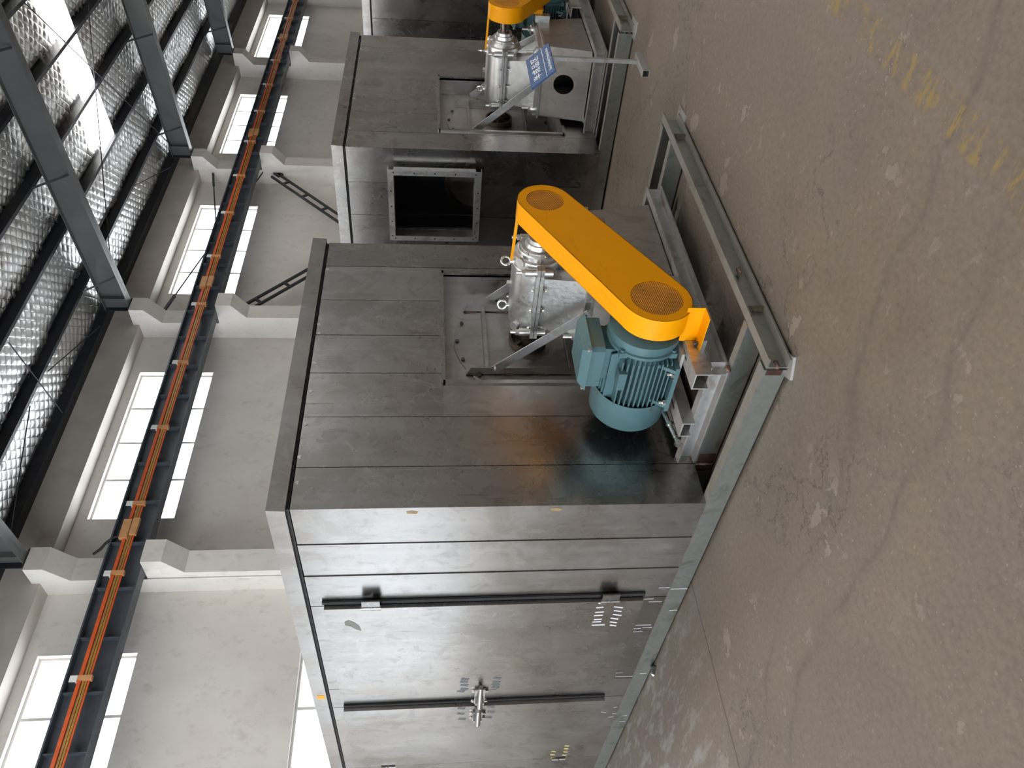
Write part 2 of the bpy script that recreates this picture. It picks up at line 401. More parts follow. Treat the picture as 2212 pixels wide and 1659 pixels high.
# measured window spans
meas = {1.6: (-.10, 3.385), 7.5: (5.785, 9.272), 13.4: (11.72, 15.20), 19.5: (17.74, 21.222), 25.6: (23.86, 27.375)}
wx = []
for c in bays:
    best = min(meas, key=lambda k: abs(k - c)); wx.append(meas[best] if abs(best - c) < 1 else (c - 1.74, c + 1.74))
b = MB(); zs = [(1.05, 3.44), (5.815, 7.222)]
edges = [XL - TH] + [e for w in wx for e in w] + [XR + TH]
for k in range(0, len(edges), 2): b.box(edges[k], edges[k + 1], YB, YB + TH, 0, 8.4)
for w0, w1 in wx:
    z = 0
    for q0, q1 in zs: b.box(w0, w1, YB, YB + TH, z, q0); z = q1
    b.box(w0, w1, YB, YB + TH, z, 8.4)
tag(struct(b.build('wall_back', 'plaster')), 'pale plastered wall with rows of windows behind the cabinets', 'wall')
wi = 0
def window(x0, x1, z0, z1, y, ny, n, sgn=1, glass='pane'):
    """glazed light of n panes recessed in the wall; sgn=1: wall_back"""
    global wi; wi += 1
    o = bpy.data.objects.new('window_%d' % wi, None); COL.objects.link(o); o.location = ((x0 + x1) / 2, y, z0); struct(o)
    L = lambda x: x - (x0 + x1) / 2
    H = z1 - z0; t = .035
    fr = MB(); yy = (.10 * sgn, .15 * sgn)
    fr.box(L(x0), L(x1), *yy, 0, t); fr.box(L(x0), L(x1), *yy, H - t, H); fr.box(L(x0), L(x0) + t, *yy, t, H - t); fr.box(L(x1) - t, L(x1), *yy, t, H - t)
    fr.build('window_frame', 'winframe', o)
    wd = (x1 - x0 - 2 * t) / n
    m0 = p0 = None
    for k in range(n):
        xa = L(x0) + t + k * wd
        if k:
            if m0 is None:
                m = MB(); m.box(-.022, .022, *yy, t, H - t); m0 = m.build('mullion', 'winframe', o); m0.location = (xa, 0, 0)
            else: shareto(m0, o, (xa, 0, 0))
        if p0 is None:
            p = MB(); p.box(0, wd, .12 * sgn, .13 * sgn, t, H - t); p0 = p.build('pane', glass, o); p0.location = (xa, 0, 0)
        else: shareto(p0, o, (xa, 0, 0))
    return o
for w0, w1 in wx:
    k_ = min(range(len(COLX) - 1), key=lambda q: abs((COLX[q] + COLX[q + 1]) / 2 - (w0 + w1) / 2))
    wh = ['behind the camera', 'left of the first column', 'between the first and second columns', 'between the second and third columns', 'between the third and fourth columns', 'between the fourth and fifth columns', 'past the fifth column'][k_]
    tag(window(w0, w1, *zs[1], YB, 1, 4), 'upper daylit window ' + wh, 'window')
    tag(window(w0, w1, *zs[0], YB, 1, 4, 1, 'pane_low'), 'lower daylit window ' + wh, 'window')
# opposite wall: high windows only
b = MB(); fx = [(-9, -5.5), (15, 18.5)]
e2_ = [XL - TH] + [e for w in fx for e in w] + [XR + TH]
for k in range(0, len(e2_), 2): b.box(e2_[k], e2_[k + 1], YF - TH, YF, 0, 8.4)
for w0, w1 in fx: b.box(w0, w1, YF - TH, YF, 0, 5.8); b.box(w0, w1, YF - TH, YF, 7.2, 8.4)
tag(struct(b.build('wall_front', 'plaster')), 'plastered wall across the aisle, out of the picture', 'wall')
for (w0, w1), wh in zip(fx, ('nearer the gate', 'farther from the gate')): tag(window(w0, w1, 5.8, 7.2, YF, -1, 4, -1), 'high window across the aisle ' + wh, 'window')
b = MB(); b.box(XR, XR + TH, YF, YB, 0, 8.9); tag(struct(b.build('wall_right', 'plaster')), 'end wall at the far end of the hall, out of the picture', 'wall')
b = MB(); b.box(XL - TH, XL, 6.5, YB, 0, 8.9); b.box(XL - TH, XL, YF, -5.5, 0, 8.9); b.box(XL - TH, XL, -5.5, 6.5, 6.0, 8.9)  # unseen gate opening, placed and sized to light faces turned towards it
tag(struct(b.build('wall_left', 'plaster')), 'end wall behind the camera with a gate opening added for daylight', 'wall')

# ring beam above the windows (one span per bay is cast as one run)
b = MB(); b.box(XL, XR, 8.02, YB, 7.40, 8.02); b.box(XL, XR, 8.12, YB, 8.02, 8.25)
tag(struct(b.build('trim_1', 'conc')), 'grey concrete ring beam above the upper windows', 'beam')
b = MB(); b.box(XL, XR, 7.80, 8.06, 7.99, 8.012); b.box(XL, XR, 7.80, 7.815, 8.012, 8.19); b.box(XL, XR, 8.045, 8.06, 7.90, 8.012)
tag(struct(b.build('trim_2', 'purlin')), 'black steel eave strut along the top of the wall', 'strut')

# roof
SL = .06
zp = lambda y: 8.03 + SL * (7.39 - y)          # underside of the purlins
RIDGE = -4.0
b = MB()
zr = zp(RIDGE) + .30
P = [(XL - TH, YB + TH), (XR + TH, YF - TH)]
b.add([(XL - TH, YB + TH, zp(YB + TH) + .26), (XR + TH, YB + TH, zp(YB + TH) + .26), (XR + TH, RIDGE, zp(RIDGE) + .26), (XL - TH, RIDGE, zp(RIDGE) + .26),
       (XL - TH, YF - TH, zp(2 * RIDGE - YF + TH) + .26), (XR + TH, YF - TH, zp(2 * RIDGE - YF + TH) + .26)],
      [(0, 1, 2, 3), (3, 2, 5, 4)])
ceil = tag(struct(b.build('ceiling', 'roofdeck')), 'sloping roof lined with quilted silver foil', 'ceiling')

PURY = [6.872, 5.745, 4.625, 3.522, 2.42, 1.3, .18]
RAFX = [x + .195 for x in COLX]
SKY_X = [(x0 + x1) / 2 - .06 for x0, x1 in zip([c + .39 for c in COLX[:-1]], COLX[1:])]
SKYW = .41
# foil quilt panels between the purlins
def foil_panel(x0, x1, y0, y1):
    cell = .152; res = .026 if x0 < 22 else .05
    nx = int((x1 - x0) / res); ny = int((y1 - y0) / res)
    xs = np.linspace(x0, x1, nx + 1); ys = np.linspace(y0, y1, ny + 1)
    X, Y = np.meshgrid(xs, ys)
    P_ = (X + Y) / math.sqrt(2); Q_ = (X - Y) / math.sqrt(2)
    cu = P_ / cell
    cv = Q_ / cell
    iu, iv = np.floor(cu).astype(int), np.floor(cv).astype(int)
    fu, fv = cu - iu - .5, cv - iv - .5
    h = np.clip(1 - (2 * np.abs(fu)) ** 2.6, 0, 1) ** .8 * np.clip(1 - (2 * np.abs(fv)) ** 2.6, 0, 1) ** .8
    hsh = lambda a_, b_: (np.sin(iu * a_ + iv * b_) * 43758.5453) % 1
    amp = .45 + .8 * hsh(12.9898, 78.233)
    tilt = fu * (hsh(39.3, 11.1) - .5) * 2 + fv * (hsh(7.7, 51.3) - .5) * 2
    t_ = (Y - y0) / (y1 - y0)
    sag = .045 * np.sin(np.pi * t_) ** .8 + .012 * np.sin(X * 2.6 + Y * 1.7)
    Z = zp(Y) + .205 - sag - .019 * h * amp - .015 * tilt * h
    v = np.stack([X, Y, Z], -1).reshape(-1, 3)
    i = np.arange(nx * ny); a = (i // nx) * (nx + 1) + i % nx
    f = np.stack([a, a + nx + 1, a + nx + 2, a + 1], -1)
    me = bpy.data.meshes.new('foil_panel')
    me.vertices.add(len(v)); me.vertices.foreach_set('co', v.ravel())
    me.loops.add(f.size); me.loops.foreach_set('vertex_index', f.ravel().astype(np.int32))
    me.polygons.add(len(f)); me.polygons.foreach_set('loop_start', np.arange(len(f), dtype=np.int32) * 4)
    me.update(calc_edges=True); me.validate()
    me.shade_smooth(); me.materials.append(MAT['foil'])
    o = bpy.data.objects.new('foil_panel', me); COL.objects.link(o); o.parent = ceil
rows = [7.93] + PURY[:5]
for r in range(len(rows) - 1):
    for k in range(2, len(RAFX) - 1):
        x0, x1 = RAFX[k], RAFX[k + 1]
        if k == 2: x0 = 3.4
        foil_panel(x0, x1, rows[r + 1], rows[r])
b = MB()
for x0, x1, y0, y1 in [(XL, 3.4, 2.42, YB), (XL, XR, RIDGE, 2.42), (RAFX[-1], XR, 2.42, YB)]:
    b.add([(x0, y0, zp(y0) + .2), (x0, y1, zp(y1) + .2), (x1, y1, zp(y1) + .2), (x1, y0, zp(y0) + .2)], [(0, 1, 2, 3)])
b.add([(XL, RIDGE, zp(RIDGE) + .2), (XR, RIDGE, zp(RIDGE) + .2), (XR, YF, zp(2 * RIDGE - YF) + .2), (XL, YF, zp(2 * RIDGE - YF) + .2)], [(0, 1, 2, 3)])
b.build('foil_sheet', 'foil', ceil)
# skylight strips
for x in SKY_X:
    if 5 < x < 11 or 16 < x < 30: continue
    b = MB()
    for ya, yb, mir in ((5.745, RIDGE, 0), (RIDGE, -13.5, 1)):
        if not mir and not (x > 30 or x < 5 or 12 < x < 15): continue
        za = zp(ya) + .07; zb = (zp(yb) if not mir else zp(2 * RIDGE - yb)) + .07
        b.hexa([(x - SKYW, ya, za), (x + SKYW, ya, za), (x + SKYW, yb, zb), (x - SKYW, yb, zb), (x - SKYW, ya, za + .01), (x + SKYW, ya, za + .01), (x + SKYW, yb, zb + .01), (x - SKYW, yb, zb + .01)])
    b.build('skylight_sheet', 'skysheet', ceil)

# purlins
ORD = ['nearest the eave', 'second from the eave', 'third from the eave', 'fourth from the eave', 'fifth from the eave', 'sixth from the eave', 'seventh from the eave']
for i, y in enumerate(PURY):
    o = thing('roof_purlin', 'dark steel roof purlin under the foil, ' + ORD[i], 'purlin', (0, y, zp(y)), 'roof purlins along the foil slope')
    b = MB(); zz = 0
    b.prism([(-.035, 0), (.035, 0), (.035, .018), (.03, .018), (.03, .004), (-.03, .004), (-.03, .19), (-.09, .19), (-.09, .185), (-.035, .185)], 'x', XL, XR)
    b.build('purlin_section', 'purlin', o)

# columns and rafters
WHO = {4.388: 'in front of the nearest full window', 10.303: 'second in view, behind the near cabinet', 16.269: 'third in view, carrying a diagonal brace', 22.388: 'fourth in view', 28.4: 'farthest in view'}
CS = [(8.36, 0), (7.80, 0), (7.80, 5.235), (7.476, 5.51), (7.476, 5.81), (7.96, 5.81), (7.96, 6.945), (7.625, 7.24), (7.625, 7.52), (8.36, 7.52)]
PLACE = ['first', 'second', 'third', 'fourth', 'fifth', 'sixth', 'seventh', 'eighth']
for i, x in enumerate(COLX[1:-1]):
    if x < 0: lab = 'white concrete column with two corbels left of the view'
    else: lab = 'white plastered concrete column with two corbels, %s from the near cabinet door side' % PLACE[i - 1]
    o = thing('concrete_column', lab, 'column', (x, 7.9, 0), 'columns along the window wall')
    b = MB(); b.prism([(p[0] - 7.9, p[1]) for p in CS], 'x', 0, .39); b.build('column_body', 'plaster', o)
    b = MB(); b.box(.03, .36, -.30, .02, 7.52, 7.535); b.build('bearing_plate', 'purlin', o)
    rx = x + .195
    o = thing('roof_rafter', ('blue grey tapered steel rafter resting on the %s column from the near cabinet door side' % PLACE[i - 1]) if x > 0 else 'steel rafter on the column left of the view', 'rafter', (rx, 7.6, 7.535), 'tapered rafters')
    zt = lambda y: zp(y) - 7.535 - .001; zb = lambda y: 7.527 + .066 * (7.5 - y) - 7.535 + .008
    Y0, Y1 = 7.72, RIDGE
    L = lambda y: y - 7.6
    b = MB(); b.hexa([(-.005, L(Y0), zb(Y0)), (.005, L(Y0), zb(Y0)), (.005, L(Y1), zb(Y1)), (-.005, L(Y1), zb(Y1)), (-.005, L(Y0), zt(Y0)), (.005, L(Y0), zt(Y0)), (.005, L(Y1), zt(Y1)), (-.005, L(Y1), zt(Y1))])
    b.build('web', 'rafter', o)
    for nm, zf, dz in (('bottom_flange', zb, 0), ('top_flange', zt, -.012)):
        b = MB(); b.hexa([(-.1, L(Y0), zf(Y0) + dz), (.1, L(Y0), zf(Y0) + dz), (.1, L(Y1), zf(Y1) + dz), (-.1, L(Y1), zf(Y1) + dz), (-.1, L(Y0), zf(Y0) + dz + .012), (.1, L(Y0), zf(Y0) + dz + .012), (.1, L(Y1), zf(Y1) + dz + .012), (-.1, L(Y1), zf(Y1) + dz + .012)])
        b.build(nm, 'rafter', o)
    b = MB(); b.box(-.1, .1, L(7.72), L(7.735), zb(7.7), zt(7.7)); b.build('end_plate', 'purlin', o)
    b = MB(); b.box(-.1, .1, L(7.42), L(7.43), zb(7.4) + .012, zt(7.4) - .012); b.build('stiffener', 'rafter', o)
    for k, y in enumerate(PURY[:5:2]):
        b = MB(); b.bar((-.10, L(y), zb(y) + .02), (-.55, L(y), zp(y) - 7.535 - .005), .04, .006); b.build('fly_brace', 'purlin', o)

# crane runway beam on the corbels
o = thing('crane_runway_beam', 'navy black crane runway girder on the lower column corbels', 'girder', (12, 7.70, 5.812))
L = lambda x: x - 12
b = MB(); b.box(L(XL), L(XR), -.006, .006, .014, .55); b.build('web', 'crane', o)
b = MB(); b.box(L(XL), L(XR), -.11, .11, 0, .014); b.build('bottom_flange', 'crane', o)
b = MB(); b.box(L(XL), L(XR), -.13, .13, .55, .566); b.build('top_flange', 'crane', o)
b = MB(); b.box(L(XL), L(XR), -.03, .03, .566, .62); b.build('crane_rail', 'crane', o)
st = None; x = 1.703 - .78 * 3
while x < 33:
    if st is None:
        b = MB(); b.box(-.005, .005, -.10, -.006, .014, .55); b.box(-.005, .005, .006, .10, .014, .55); st = b.build('stiffener', 'crane', o); st.location = (L(x), 0, 0)
    else: shareto(st, o, (L(x), 0, 0))
    x += .78
# conductor rails
o = thing('conductor_rail', 'orange and ochre crane conductor rails clipped along the girder', 'rail', (12, 7.50, 5.99))
for nm, z, y, r, mt in (('orange_rail', .150, -.01, .024, 'orange'), ('ochre_rail', .100, .0, .013, 'ochre'), ('ochre_rail', .065, .0, .013, 'ochre'), ('orange_rail', .030, -.005, .011, 'orange')):
    b = MB(); b.box(L(XL), L(XR), y - r * .7, y + r * .7, z - r, z + r); b.build(nm, mt, o)
h0 = None
for x in [-.6, 1.05, 2.63, 4.22, 5.47, 7.07, 8.68, 10.35, 11.95, 13.6, 15.2, 16.85, 18.5, 20.1, 21.7, 23.3, 24.9, 26.5, 28.1]:
    if h0 is None:
        b = MB(); b.box(-.035, .035, -.03, .03, .00, .19); h0 = b.build('rail_clip', 'boxtan', o); h0.location = (L(x), 0, 0)
        b = MB(); b.box(-.05, -.02, -.01, .19, .17, .21); b.box(-.06, .03, -.034, -.026, .185, .28); a0 = b.build('bracket_arm', 'white', o); a0.location = (L(x), 0, 0)
    else: shareto(h0, o, (L(x), 0, 0)); shareto(a0, o, (L(x), 0, 0))
j0 = None
for x in [4.976, 11.036, 17.3, 23.4]:
    if j0 is None:
        b = MB(); b.box(-.17, .17, -.05, .02, .11, .23); b.box(-.10, .20, -.04, .02, .0, .10); j0 = b.build('joint_cover', 'boxtan', o); j0.location = (L(x), 0, 0)
    else: shareto(j0, o, (L(x), 0, 0))

# column bracing in the third bay
def brace(p, q, off, label):
    o = thing('column_brace', label, 'brace', (p[0], 8.05, p[1]))
    P0, Q0 = Vector((0, 0, 0)), Vector((q[0] - p[0], 0, q[1] - p[1])); d = (Q0 - P0).normalized(); n = Vector((-d.z, 0, d.x))
    if n.z < 0: n = -n
    for k in (0, 1):
        b = MB(); b.bar(P0 + n * off * k, Q0 + n * off * k, .05, .05, n); b.build('chord', 'brace', o)
    ln = (Q0 - P0).length; m = int(ln / .78)
    bt = None
    for k in range(1, m + 1):
        c = P0 + d * (k * .78 - .3)
        if bt is None:
            b = MB(); b.bar((0, 0, 0), n * off, .04, .06, d); bt = b.build('batten', 'brace', o); bt.location = c
        else: shareto(bt, o, c)
    b = MB(); b.bar(P0 - d * .10, P0 + d * .12, .05, .16, n); b.build('gusset_plate', 'brace', o)
    return o
brace((16.25, 5.42), (10.75, .25), .20, 'dark ladder-like column brace falling from the third column')
brace((10.72, 5.42), (16.2, .25), .20, 'dark ladder-like column brace falling from the second column')
def rod(name, p, q, r, mat, label, cat, plate=None):
    o = thing(name, label, cat, p); d = Vector(q) - Vector(p)
    b = MB(); b.cyl((0, 0, 0), d, r, 8); b.build('rod', mat, o, 40)
    if plate:
        b = MB(); b.bar(d * .0, d * .10, .05, .05); b.build('end_sleeve', mat, o)
    return o
rod('tie_rod', (16.25, 8.1, 7.06), (10.72, 8.1, 5.87), .016, 'brace', 'thin dark tie rod across the window from the third column', 'rod', 1)
rod('tie_rod', (10.70, 8.02, 7.03), (16.25, 8.02, 5.80), .016, 'brace', 'thin dark tie rod across the window from the second column', 'rod', 1)
zq = lambda y: zp(y) - .05
for (xa, ya, xb, yb), lab in (((14.6, 3.25, 11.0, 7.5), 'thin roof wire crossing the skylight towards the second rafter'), ((12.1, 2.4, 16.4, 7.4), 'thin roof wire crossing the skylight towards the third rafter'),
                              ((15.93, 7.75, 13.57, 6.82), 'short roof wire near the eave beside the third rafter'), ((7.35, 5.78, 7.6, 7.7), 'thin roof wire up the foil of the nearest roof bay'),
                              ((7.83, 6.89, 9.9, 7.7), 'short roof wire near the eave beside the second rafter'), ((6.99, 6.86, 5.0, 7.75), 'short roof wire near the eave beside the first rafter')):
    rod('roof_wire', (xa, ya, zq(ya)), (xb, yb, zq(yb)), .010, 'brace', lab, 'wire')
# conduit and cable at the nearest column
o = thing('conduit_pipe', 'slim pale conduit running down the side of the nearest column', 'pipe', (4.37, 7.95, 0))
b = MB(); b.cyl((0, 0, 2.5), (0, 0, 5.9), .014, 10); b.build('pipe', 'plaster', o, 40)
o = thing('power_cable', 'black power cable looping from the nearest column to the conductor rails', 'cable', (4.75, 7.95, 6.55))
b = MB(); pts = [Vector((.10, 0, .18)), Vector((.10, -.12, .05)), Vector((.12, -.25, -.06)), Vector((.14, -.38, -.20)), Vector((.15, -.44, -.36))]
for p, q in zip(pts, pts[1:]): b.cyl(p, q, .022, 10)
b.build('cable', 'rubber', o, 40)

# ================================================================== THE MACHINES
CHALK = [([0.92, 0.529], [0.917, 0.477]), ([0.971, 0.534], [0.968, 0.49]), ([1.027, 0.532], [1.024, 0.48]), ([1.066, 0.533], [1.064, 0.479]), ([1.116, 0.526], [1.113, 0.478]), ([1.145, 0.53], [1.143, 0.478]), ([1.185, 0.528], [1.184, 0.448])] + [([0.966, 0.428], [0.981, 0.373]), ([1.011, 0.421], [1.026, 0.373]), ([1.058, 0.419], [1.074, 0.365]), ([1.102, 0.426], [1.118, 0.377]), ([1.149, 0.422], [1.165, 0.377]), ([1.189, 0.416], [1.205, 0.374])]
SCRATCH = [([0.834, 0.181], [0.833, 0.114]), ([0.833, 0.11], [0.834, 0.012]), ([0.96, 0.253], [0.959, 0.185]), ([0.995, 0.208], [0.995, 0.127]), ([1.089, 0.061], [1.087, 0.014]), ([1.282, 0.233], [1.284, 0.133]), ([1.318, 0.182], [1.317, 0.122]), ([1.328, 0.236], [1.326, 0.189]), ([1.37, 0.232], [1.369, 0.172]), ([1.964, 0.239], [1.961, 0.195]), ([2.017, 0.234], [2.025, 0.078]), ([1.968, 0.072], [1.966, 0.028]), ([2.639, 0.236], [2.636, 0.199]), ([2.673, 0.145], [2.671, 0.098]), ([2.734, 0.168], [2.732, 0.126]), ([2.555, 0.156], [2.551, 0.128]), ([2.692, 0.056], [2.687, 0.032]), ([2.806, 0.069], [2.803, 0.026])]
SMUDGE = [[1.876, 1.269], [1.918, 1.274], [1.969, 1.269], [2.033, 1.269], [2.157, 1.287], [1.883, 1.056], [1.942, 1.058], [1.981, 1.059], [2.025, 1.058], [2.08, 1.068], [2.138, 1.068], [2.35, 1.278], [2.446, 1.28], [2.543, 1.269], [2.345, 1.072], [2.434, 1.067], [2.532, 1.078]]
YCHALK = [[3.168, 0.429], [3.23, 0.427], [3.299, 0.423], [3.368, 0.425], [3.438, 0.426], [3.278, 0.522], [3.347, 0.524], [3.421, 0.51]]
BW, BD, ZB, ZT = 2.15, 4.3, .113, 2.172
SEAMX = [0, .253, .593, .921, 1.2395, 1.559, 1.896, BW]

def rect_minus(x0, x1, z0, z1, H):
    """pieces of a rectangle outside hole H=(hx0,hx1,hz0,hz1)"""
    if H is None or H[0] >= x1 or H[1] <= x0: return [(x0, x1, z0, z1)]
    hx0, hx1, hz0, hz1 = max(H[0], x0), min(H[1], x1), H[2], H[3]; R = []
    if hz1 < z1: R.append((x0, x1, hz1, z1))
    if hz0 > z0: R.append((x0, x1, z0, hz0))
    if hx0 > x0: R.append((x0, hx0, hz0, hz1))
    if hx1 < x1: R.append((hx1, x1, hz0, hz1))
    return R

def machine(ox, oy, mir, no):
    who = {1: 'near', 2: 'second'}[no]
    def xf(vs, fs):
        if not mir: return vs, fs
        return [(BW - v[0], v[1], v[2]) for v in vs], [f[::-1] for f in fs]
    def B(mb, name, mat, parent, smooth=None): return mb.build(name, mat, parent, smooth, xf)
    loc = (ox, oy, 0)
    XB_, ZB_ = 1.358, .892           # fan shaft axis
    RX0, RX1, RZ0, RZ1 = .845, 1.842, .375, 1.425
    REC = (RX0, RX1, RZ0, RZ1)
    # ---------------- cabinet
    lab = {1: 'bare steel fan cabinet with double doors, nearest the camera', 2: 'bare steel fan cabinet with a square flanged duct opening'}[no]
    o = thing('fan_cabinet', lab, 'cabinet', loc)
    sh = MB(); t = .03; e = .006
    duct = None
    if no == 2: duct = (.185, .765, 1.13, 1.79)       # y0,y1,z0,z1 in the side that faces the near cabinet
    # inner shell walls
    for a in rect_minus(e, BW - e, ZB, ZT, REC): sh.box(a[0], a[1], e, t, a[2], a[3])
    sh.box(e, BW - e, BD - t, BD - e, ZB, ZT); sh.box(e, BW - e, e, BD - e, ZB, ZB + t); sh.box(e, BW - e, e, BD - e, ZT - t, ZT)
    lx0, lx1 = (e, t) if not mir else (BW - t, BW - e)
    for a in rect_minus(e, BD - e, ZB, ZT, duct): sh.box(lx0, lx1, a[0], a[1], a[2], a[3])
    rx0, rx1 = (BW - t, BW - e) if not mir else (e, t)
    sh.box(rx0, rx1, e, BD - e, ZB, ZT)
    B(sh, 'inner_shell', 'seam' if no == 1 else 'sheet_in', o)
    g = .0016
    # front panels round the recess
    for i in range(7):
        bow = random.uniform(-.0015, .0015)
        for a in rect_minus(SEAMX[i] + (g if i else 0), SEAMX[i + 1] - (g if i < 6 else 0), ZB, ZT - .006, REC):
            p = MB(); p.hexa([(a[0], 0 + bow, a[2]), (a[1], 0 - bow, a[2]), (a[1], e - .0005, a[2]), (a[0], e - .0005, a[2]), (a[0], 0 + bow, a[3]), (a[1], 0 - bow, a[3]), (a[1], e - .0005, a[3]), (a[0], e - .0005, a[3])])
            B(p, 'front_panel', 'sheet', o)
    # side panels
    seamy = [.001, .306, .616, .937, 2.05, 2.352, 3.55, 3.90, BD]
    if no == 2: seamy = [.001, .316, .632, .95, 1.28, 1.61, 1.94, 2.27, 2.6, 2.93, 3.26, 3.6, BD]
    for s_ in (0, 1):
        for i in range(len(seamy) - 1):
            bow = random.uniform(-.002, .002) if no == 2 or s_ else (-.0008, -.0040, -.0018, 0, -.001, 0, 0, 0)[i]
            hole = None if (s_ == 1 or duct is None) else duct
            for a in rect_minus(seamy[i] + (.0016 if i else 0), seamy[i + 1] - .0016, ZB, ZT - .006, hole):
                xo, xi = (0, e - .0005) if s_ == 0 else (BW, BW - e + .0005)
                if mir: xo, xi = BW - xo, BW - xi
                p = MB(); p.hexa([(xo + bow, a[0], a[2]), (xi, a[0], a[2]), (xi, a[1], a[2]), (xo - bow, a[1], a[2]), (xo + bow, a[0], a[3]), (xi, a[0], a[3]), (xi, a[1], a[3]), (xo - bow, a[1], a[3])] if xo < xi else
                       [(xi, a[0], a[2]), (xo + bow, a[0], a[2]), (xo - bow, a[1], a[2]), (xi, a[1], a[2]), (xi, a[0], a[3]), (xo + bow, a[0], a[3]), (xo - bow, a[1], a[3]), (xi, a[1], a[3])])
                B(p, 'side_panel', 'sheet', o)
    # roof cap with a near-black strip as the shadow gap under its lip
    p = MB(); p.box(.004, BW - .004, .004, BD - .004, ZT, ZT + .015); B(p, 'shadow_gap_strip', 'seam', o)
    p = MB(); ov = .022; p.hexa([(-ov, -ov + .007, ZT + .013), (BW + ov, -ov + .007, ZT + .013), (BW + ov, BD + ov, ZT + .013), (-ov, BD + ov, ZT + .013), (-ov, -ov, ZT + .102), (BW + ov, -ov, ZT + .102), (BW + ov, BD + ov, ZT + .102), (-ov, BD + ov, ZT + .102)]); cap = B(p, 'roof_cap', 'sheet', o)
    # tack welds under the cap lip
    w0 = None
    for xx in [.16, .32, .54, .78, 1.0, 1.25, 1.33, 1.86]:
        p = MB(); p.hexa([(-.02, -.0012, -.014), (.02, -.0012, -.012), (.02, .001, -.012), (-.02, .001, -.014), (-.008, -.0012, .014), (.012, -.0012, .016), (.012, .001, .016), (-.008, .001, .014)])
        if mir: xx = BW - xx
        w = p.build('tack_weld', 'bright', o); w.scale = (.6, 1, .6); w.location = (xx, -.001, ZT - .018 + random.uniform(-.006, .004)); w.rotation_euler = (0, random.uniform(-.8, .8), 0)
    # recess
    p = MB(); dp = .164; tk = .004
    p.box(RX0 - tk, RX0, 0, dp, RZ0, RZ1); p.box(RX1, RX1 + tk, 0, dp, RZ0, RZ1); p.box(RX0, RX1, 0, dp, RZ1, RZ1 + tk); p.box(RX0, RX1, 0, dp, RZ0 - tk, RZ0)
    B(p, 'recess_lining', 'sheet_in', o)
    p = MB(); p.box(RX0, RX1, dp, dp + .005, RZ0, RZ1); B(p, 'recess_back', 'sheet_in', o)
    fr = .022
    for a in ((RX0 - .012, RX1 + .012, RZ1 - .012, RZ1 + .012), (RX0 - .012, RX1 + .012, RZ0 - .012, RZ0 + .012), (RX0 - .012, RX0 + .014, RZ0, RZ1), (RX1 - .014, RX1 + .012, RZ0, RZ1)):
        p = MB(); p.box(a[0], a[1], -.012, .004, a[2], a[3]); B(p, 'recess_edging', 'sheet', o)
    p = MB(); p.lathe((XB_, dp, .90), (XB_, dp - 1, .90), [(0, .4527), (.005, .4527), (.006, .4515)], 72); disc = B(p, 'cover_disc', 'sheet_in', o, 30)
    p = MB(); p.cyl((0, 0, 0), (0, -.012, 0), .0115, 12); bo0 = p.build('cover_bolt', 'darkbolt', o, 40)
    for k in range(16):
        a = math.pi * 2 * (k + .0) / 16 + math.pi / 2
        x = XB_ + .432 * math.cos(a); z = .90 + .432 * math.sin(a)
        if mir: x = BW - x
        if k == 0: bo0.location = (x, dp - .006, z)
        else: shareto(bo0, o, (x, dp - .006, z))
    # angle stiffeners on the cover with cross bars
    for xa, sg in ((1.065, 1), (1.640, 1)):
        p = MB(); p.prism([(dp - .006, .53), (dp - .066, .55), (dp - .066, 1.255), (dp - .006, 1.285)], 'x', xa, xa + .005); B(p, 'stiffener_angle', 'sheet_in', o)
        p = MB(); p.box(xa, xa + .055, dp - .012, dp - .006, .53, 1.285); B(p, 'stiffener_foot', 'sheet_in', o)
        for zz in (1.20, 1.00, .78, .58):
            p = MB(); p.box(xa - .006, xa, dp - .014, dp - .006, zz, zz + .07); B(p, 'weld_bead', 'weld', o)
    for zz in (1.150, .64):
        p = MB(); p.box(1.07, 1.64, dp - .05, dp - .03, zz, zz + .02); B(p, 'cross_bar', 'sheet_in', o)
    if no == 1:
        # double doors on the side
        DZ0, DZ1 = .262, 2.088
        for nm, y0, y1 in (('door', .905, 2.05), ('door', 2.325, 3.42)):
            p = MB(); p.box(-.040, -.002, y0, y1, DZ0, DZ1); d = B(p, nm, 'sheet', o)
            if y0 < 1:
                p = MB(); p.box(-.014, -.002, .872, .900, DZ0 - .01, DZ1 + .01); B(p, 'gasket_shade_strip', 'seam', d)
                hy = .885
            else:
                hy = 3.435
                p = MB(); p.box(-.012, -.002, 2.300, 2.322, DZ0, DZ1); B(p, 'gasket_shade_strip', 'seam', d)  # near-black strip stands in for the shade at this door's edge
            for hz in (1.826, .467):
                p = MB(); p.cyl((-.046, hy, hz - .055), (-.046, hy, hz - .002), .014, 14); p.cyl((-.046, hy, hz + .002), (-.046, hy, hz + .055), .014, 14)
                p.box(-.05, -.042, hy - .07 if y0 < 1 else hy, hy if y0 < 1 else hy + .07, hz - .05, hz + .05); p.box(-.05, -.042, hy, hy + .03, hz - .05, hz)
                B(p, 'hinge', 'hinge', d, 40)
        # chalk strokes, grinding smudges and scratches left by the workshop
        def stroke(nm, mat, p0, p1, w, x):
            m = MB(); m.bar((x, *p0), (x, *p1), .0008, w, (0, 1, 0)); m.build(nm, mat, o)
        for a_, b_ in CHALK: stroke('chalk_stroke', 'chalk', a_, b_, .013, -.0405)
        for y_, z_ in SMUDGE:
            on_post = 2.06 < y_ < 2.32
            stroke('grinding_smudge', 'smudge', (y_ - .008, z_ + .026), (y_ + .008, z_ - .024), .032, -.0008 if on_post else -.0405)
        for a_, b_ in SCRATCH: stroke('scratch_mark', 'chalk', a_, b_, .005, -.0006 if a_[1] > .116 else -.0105)
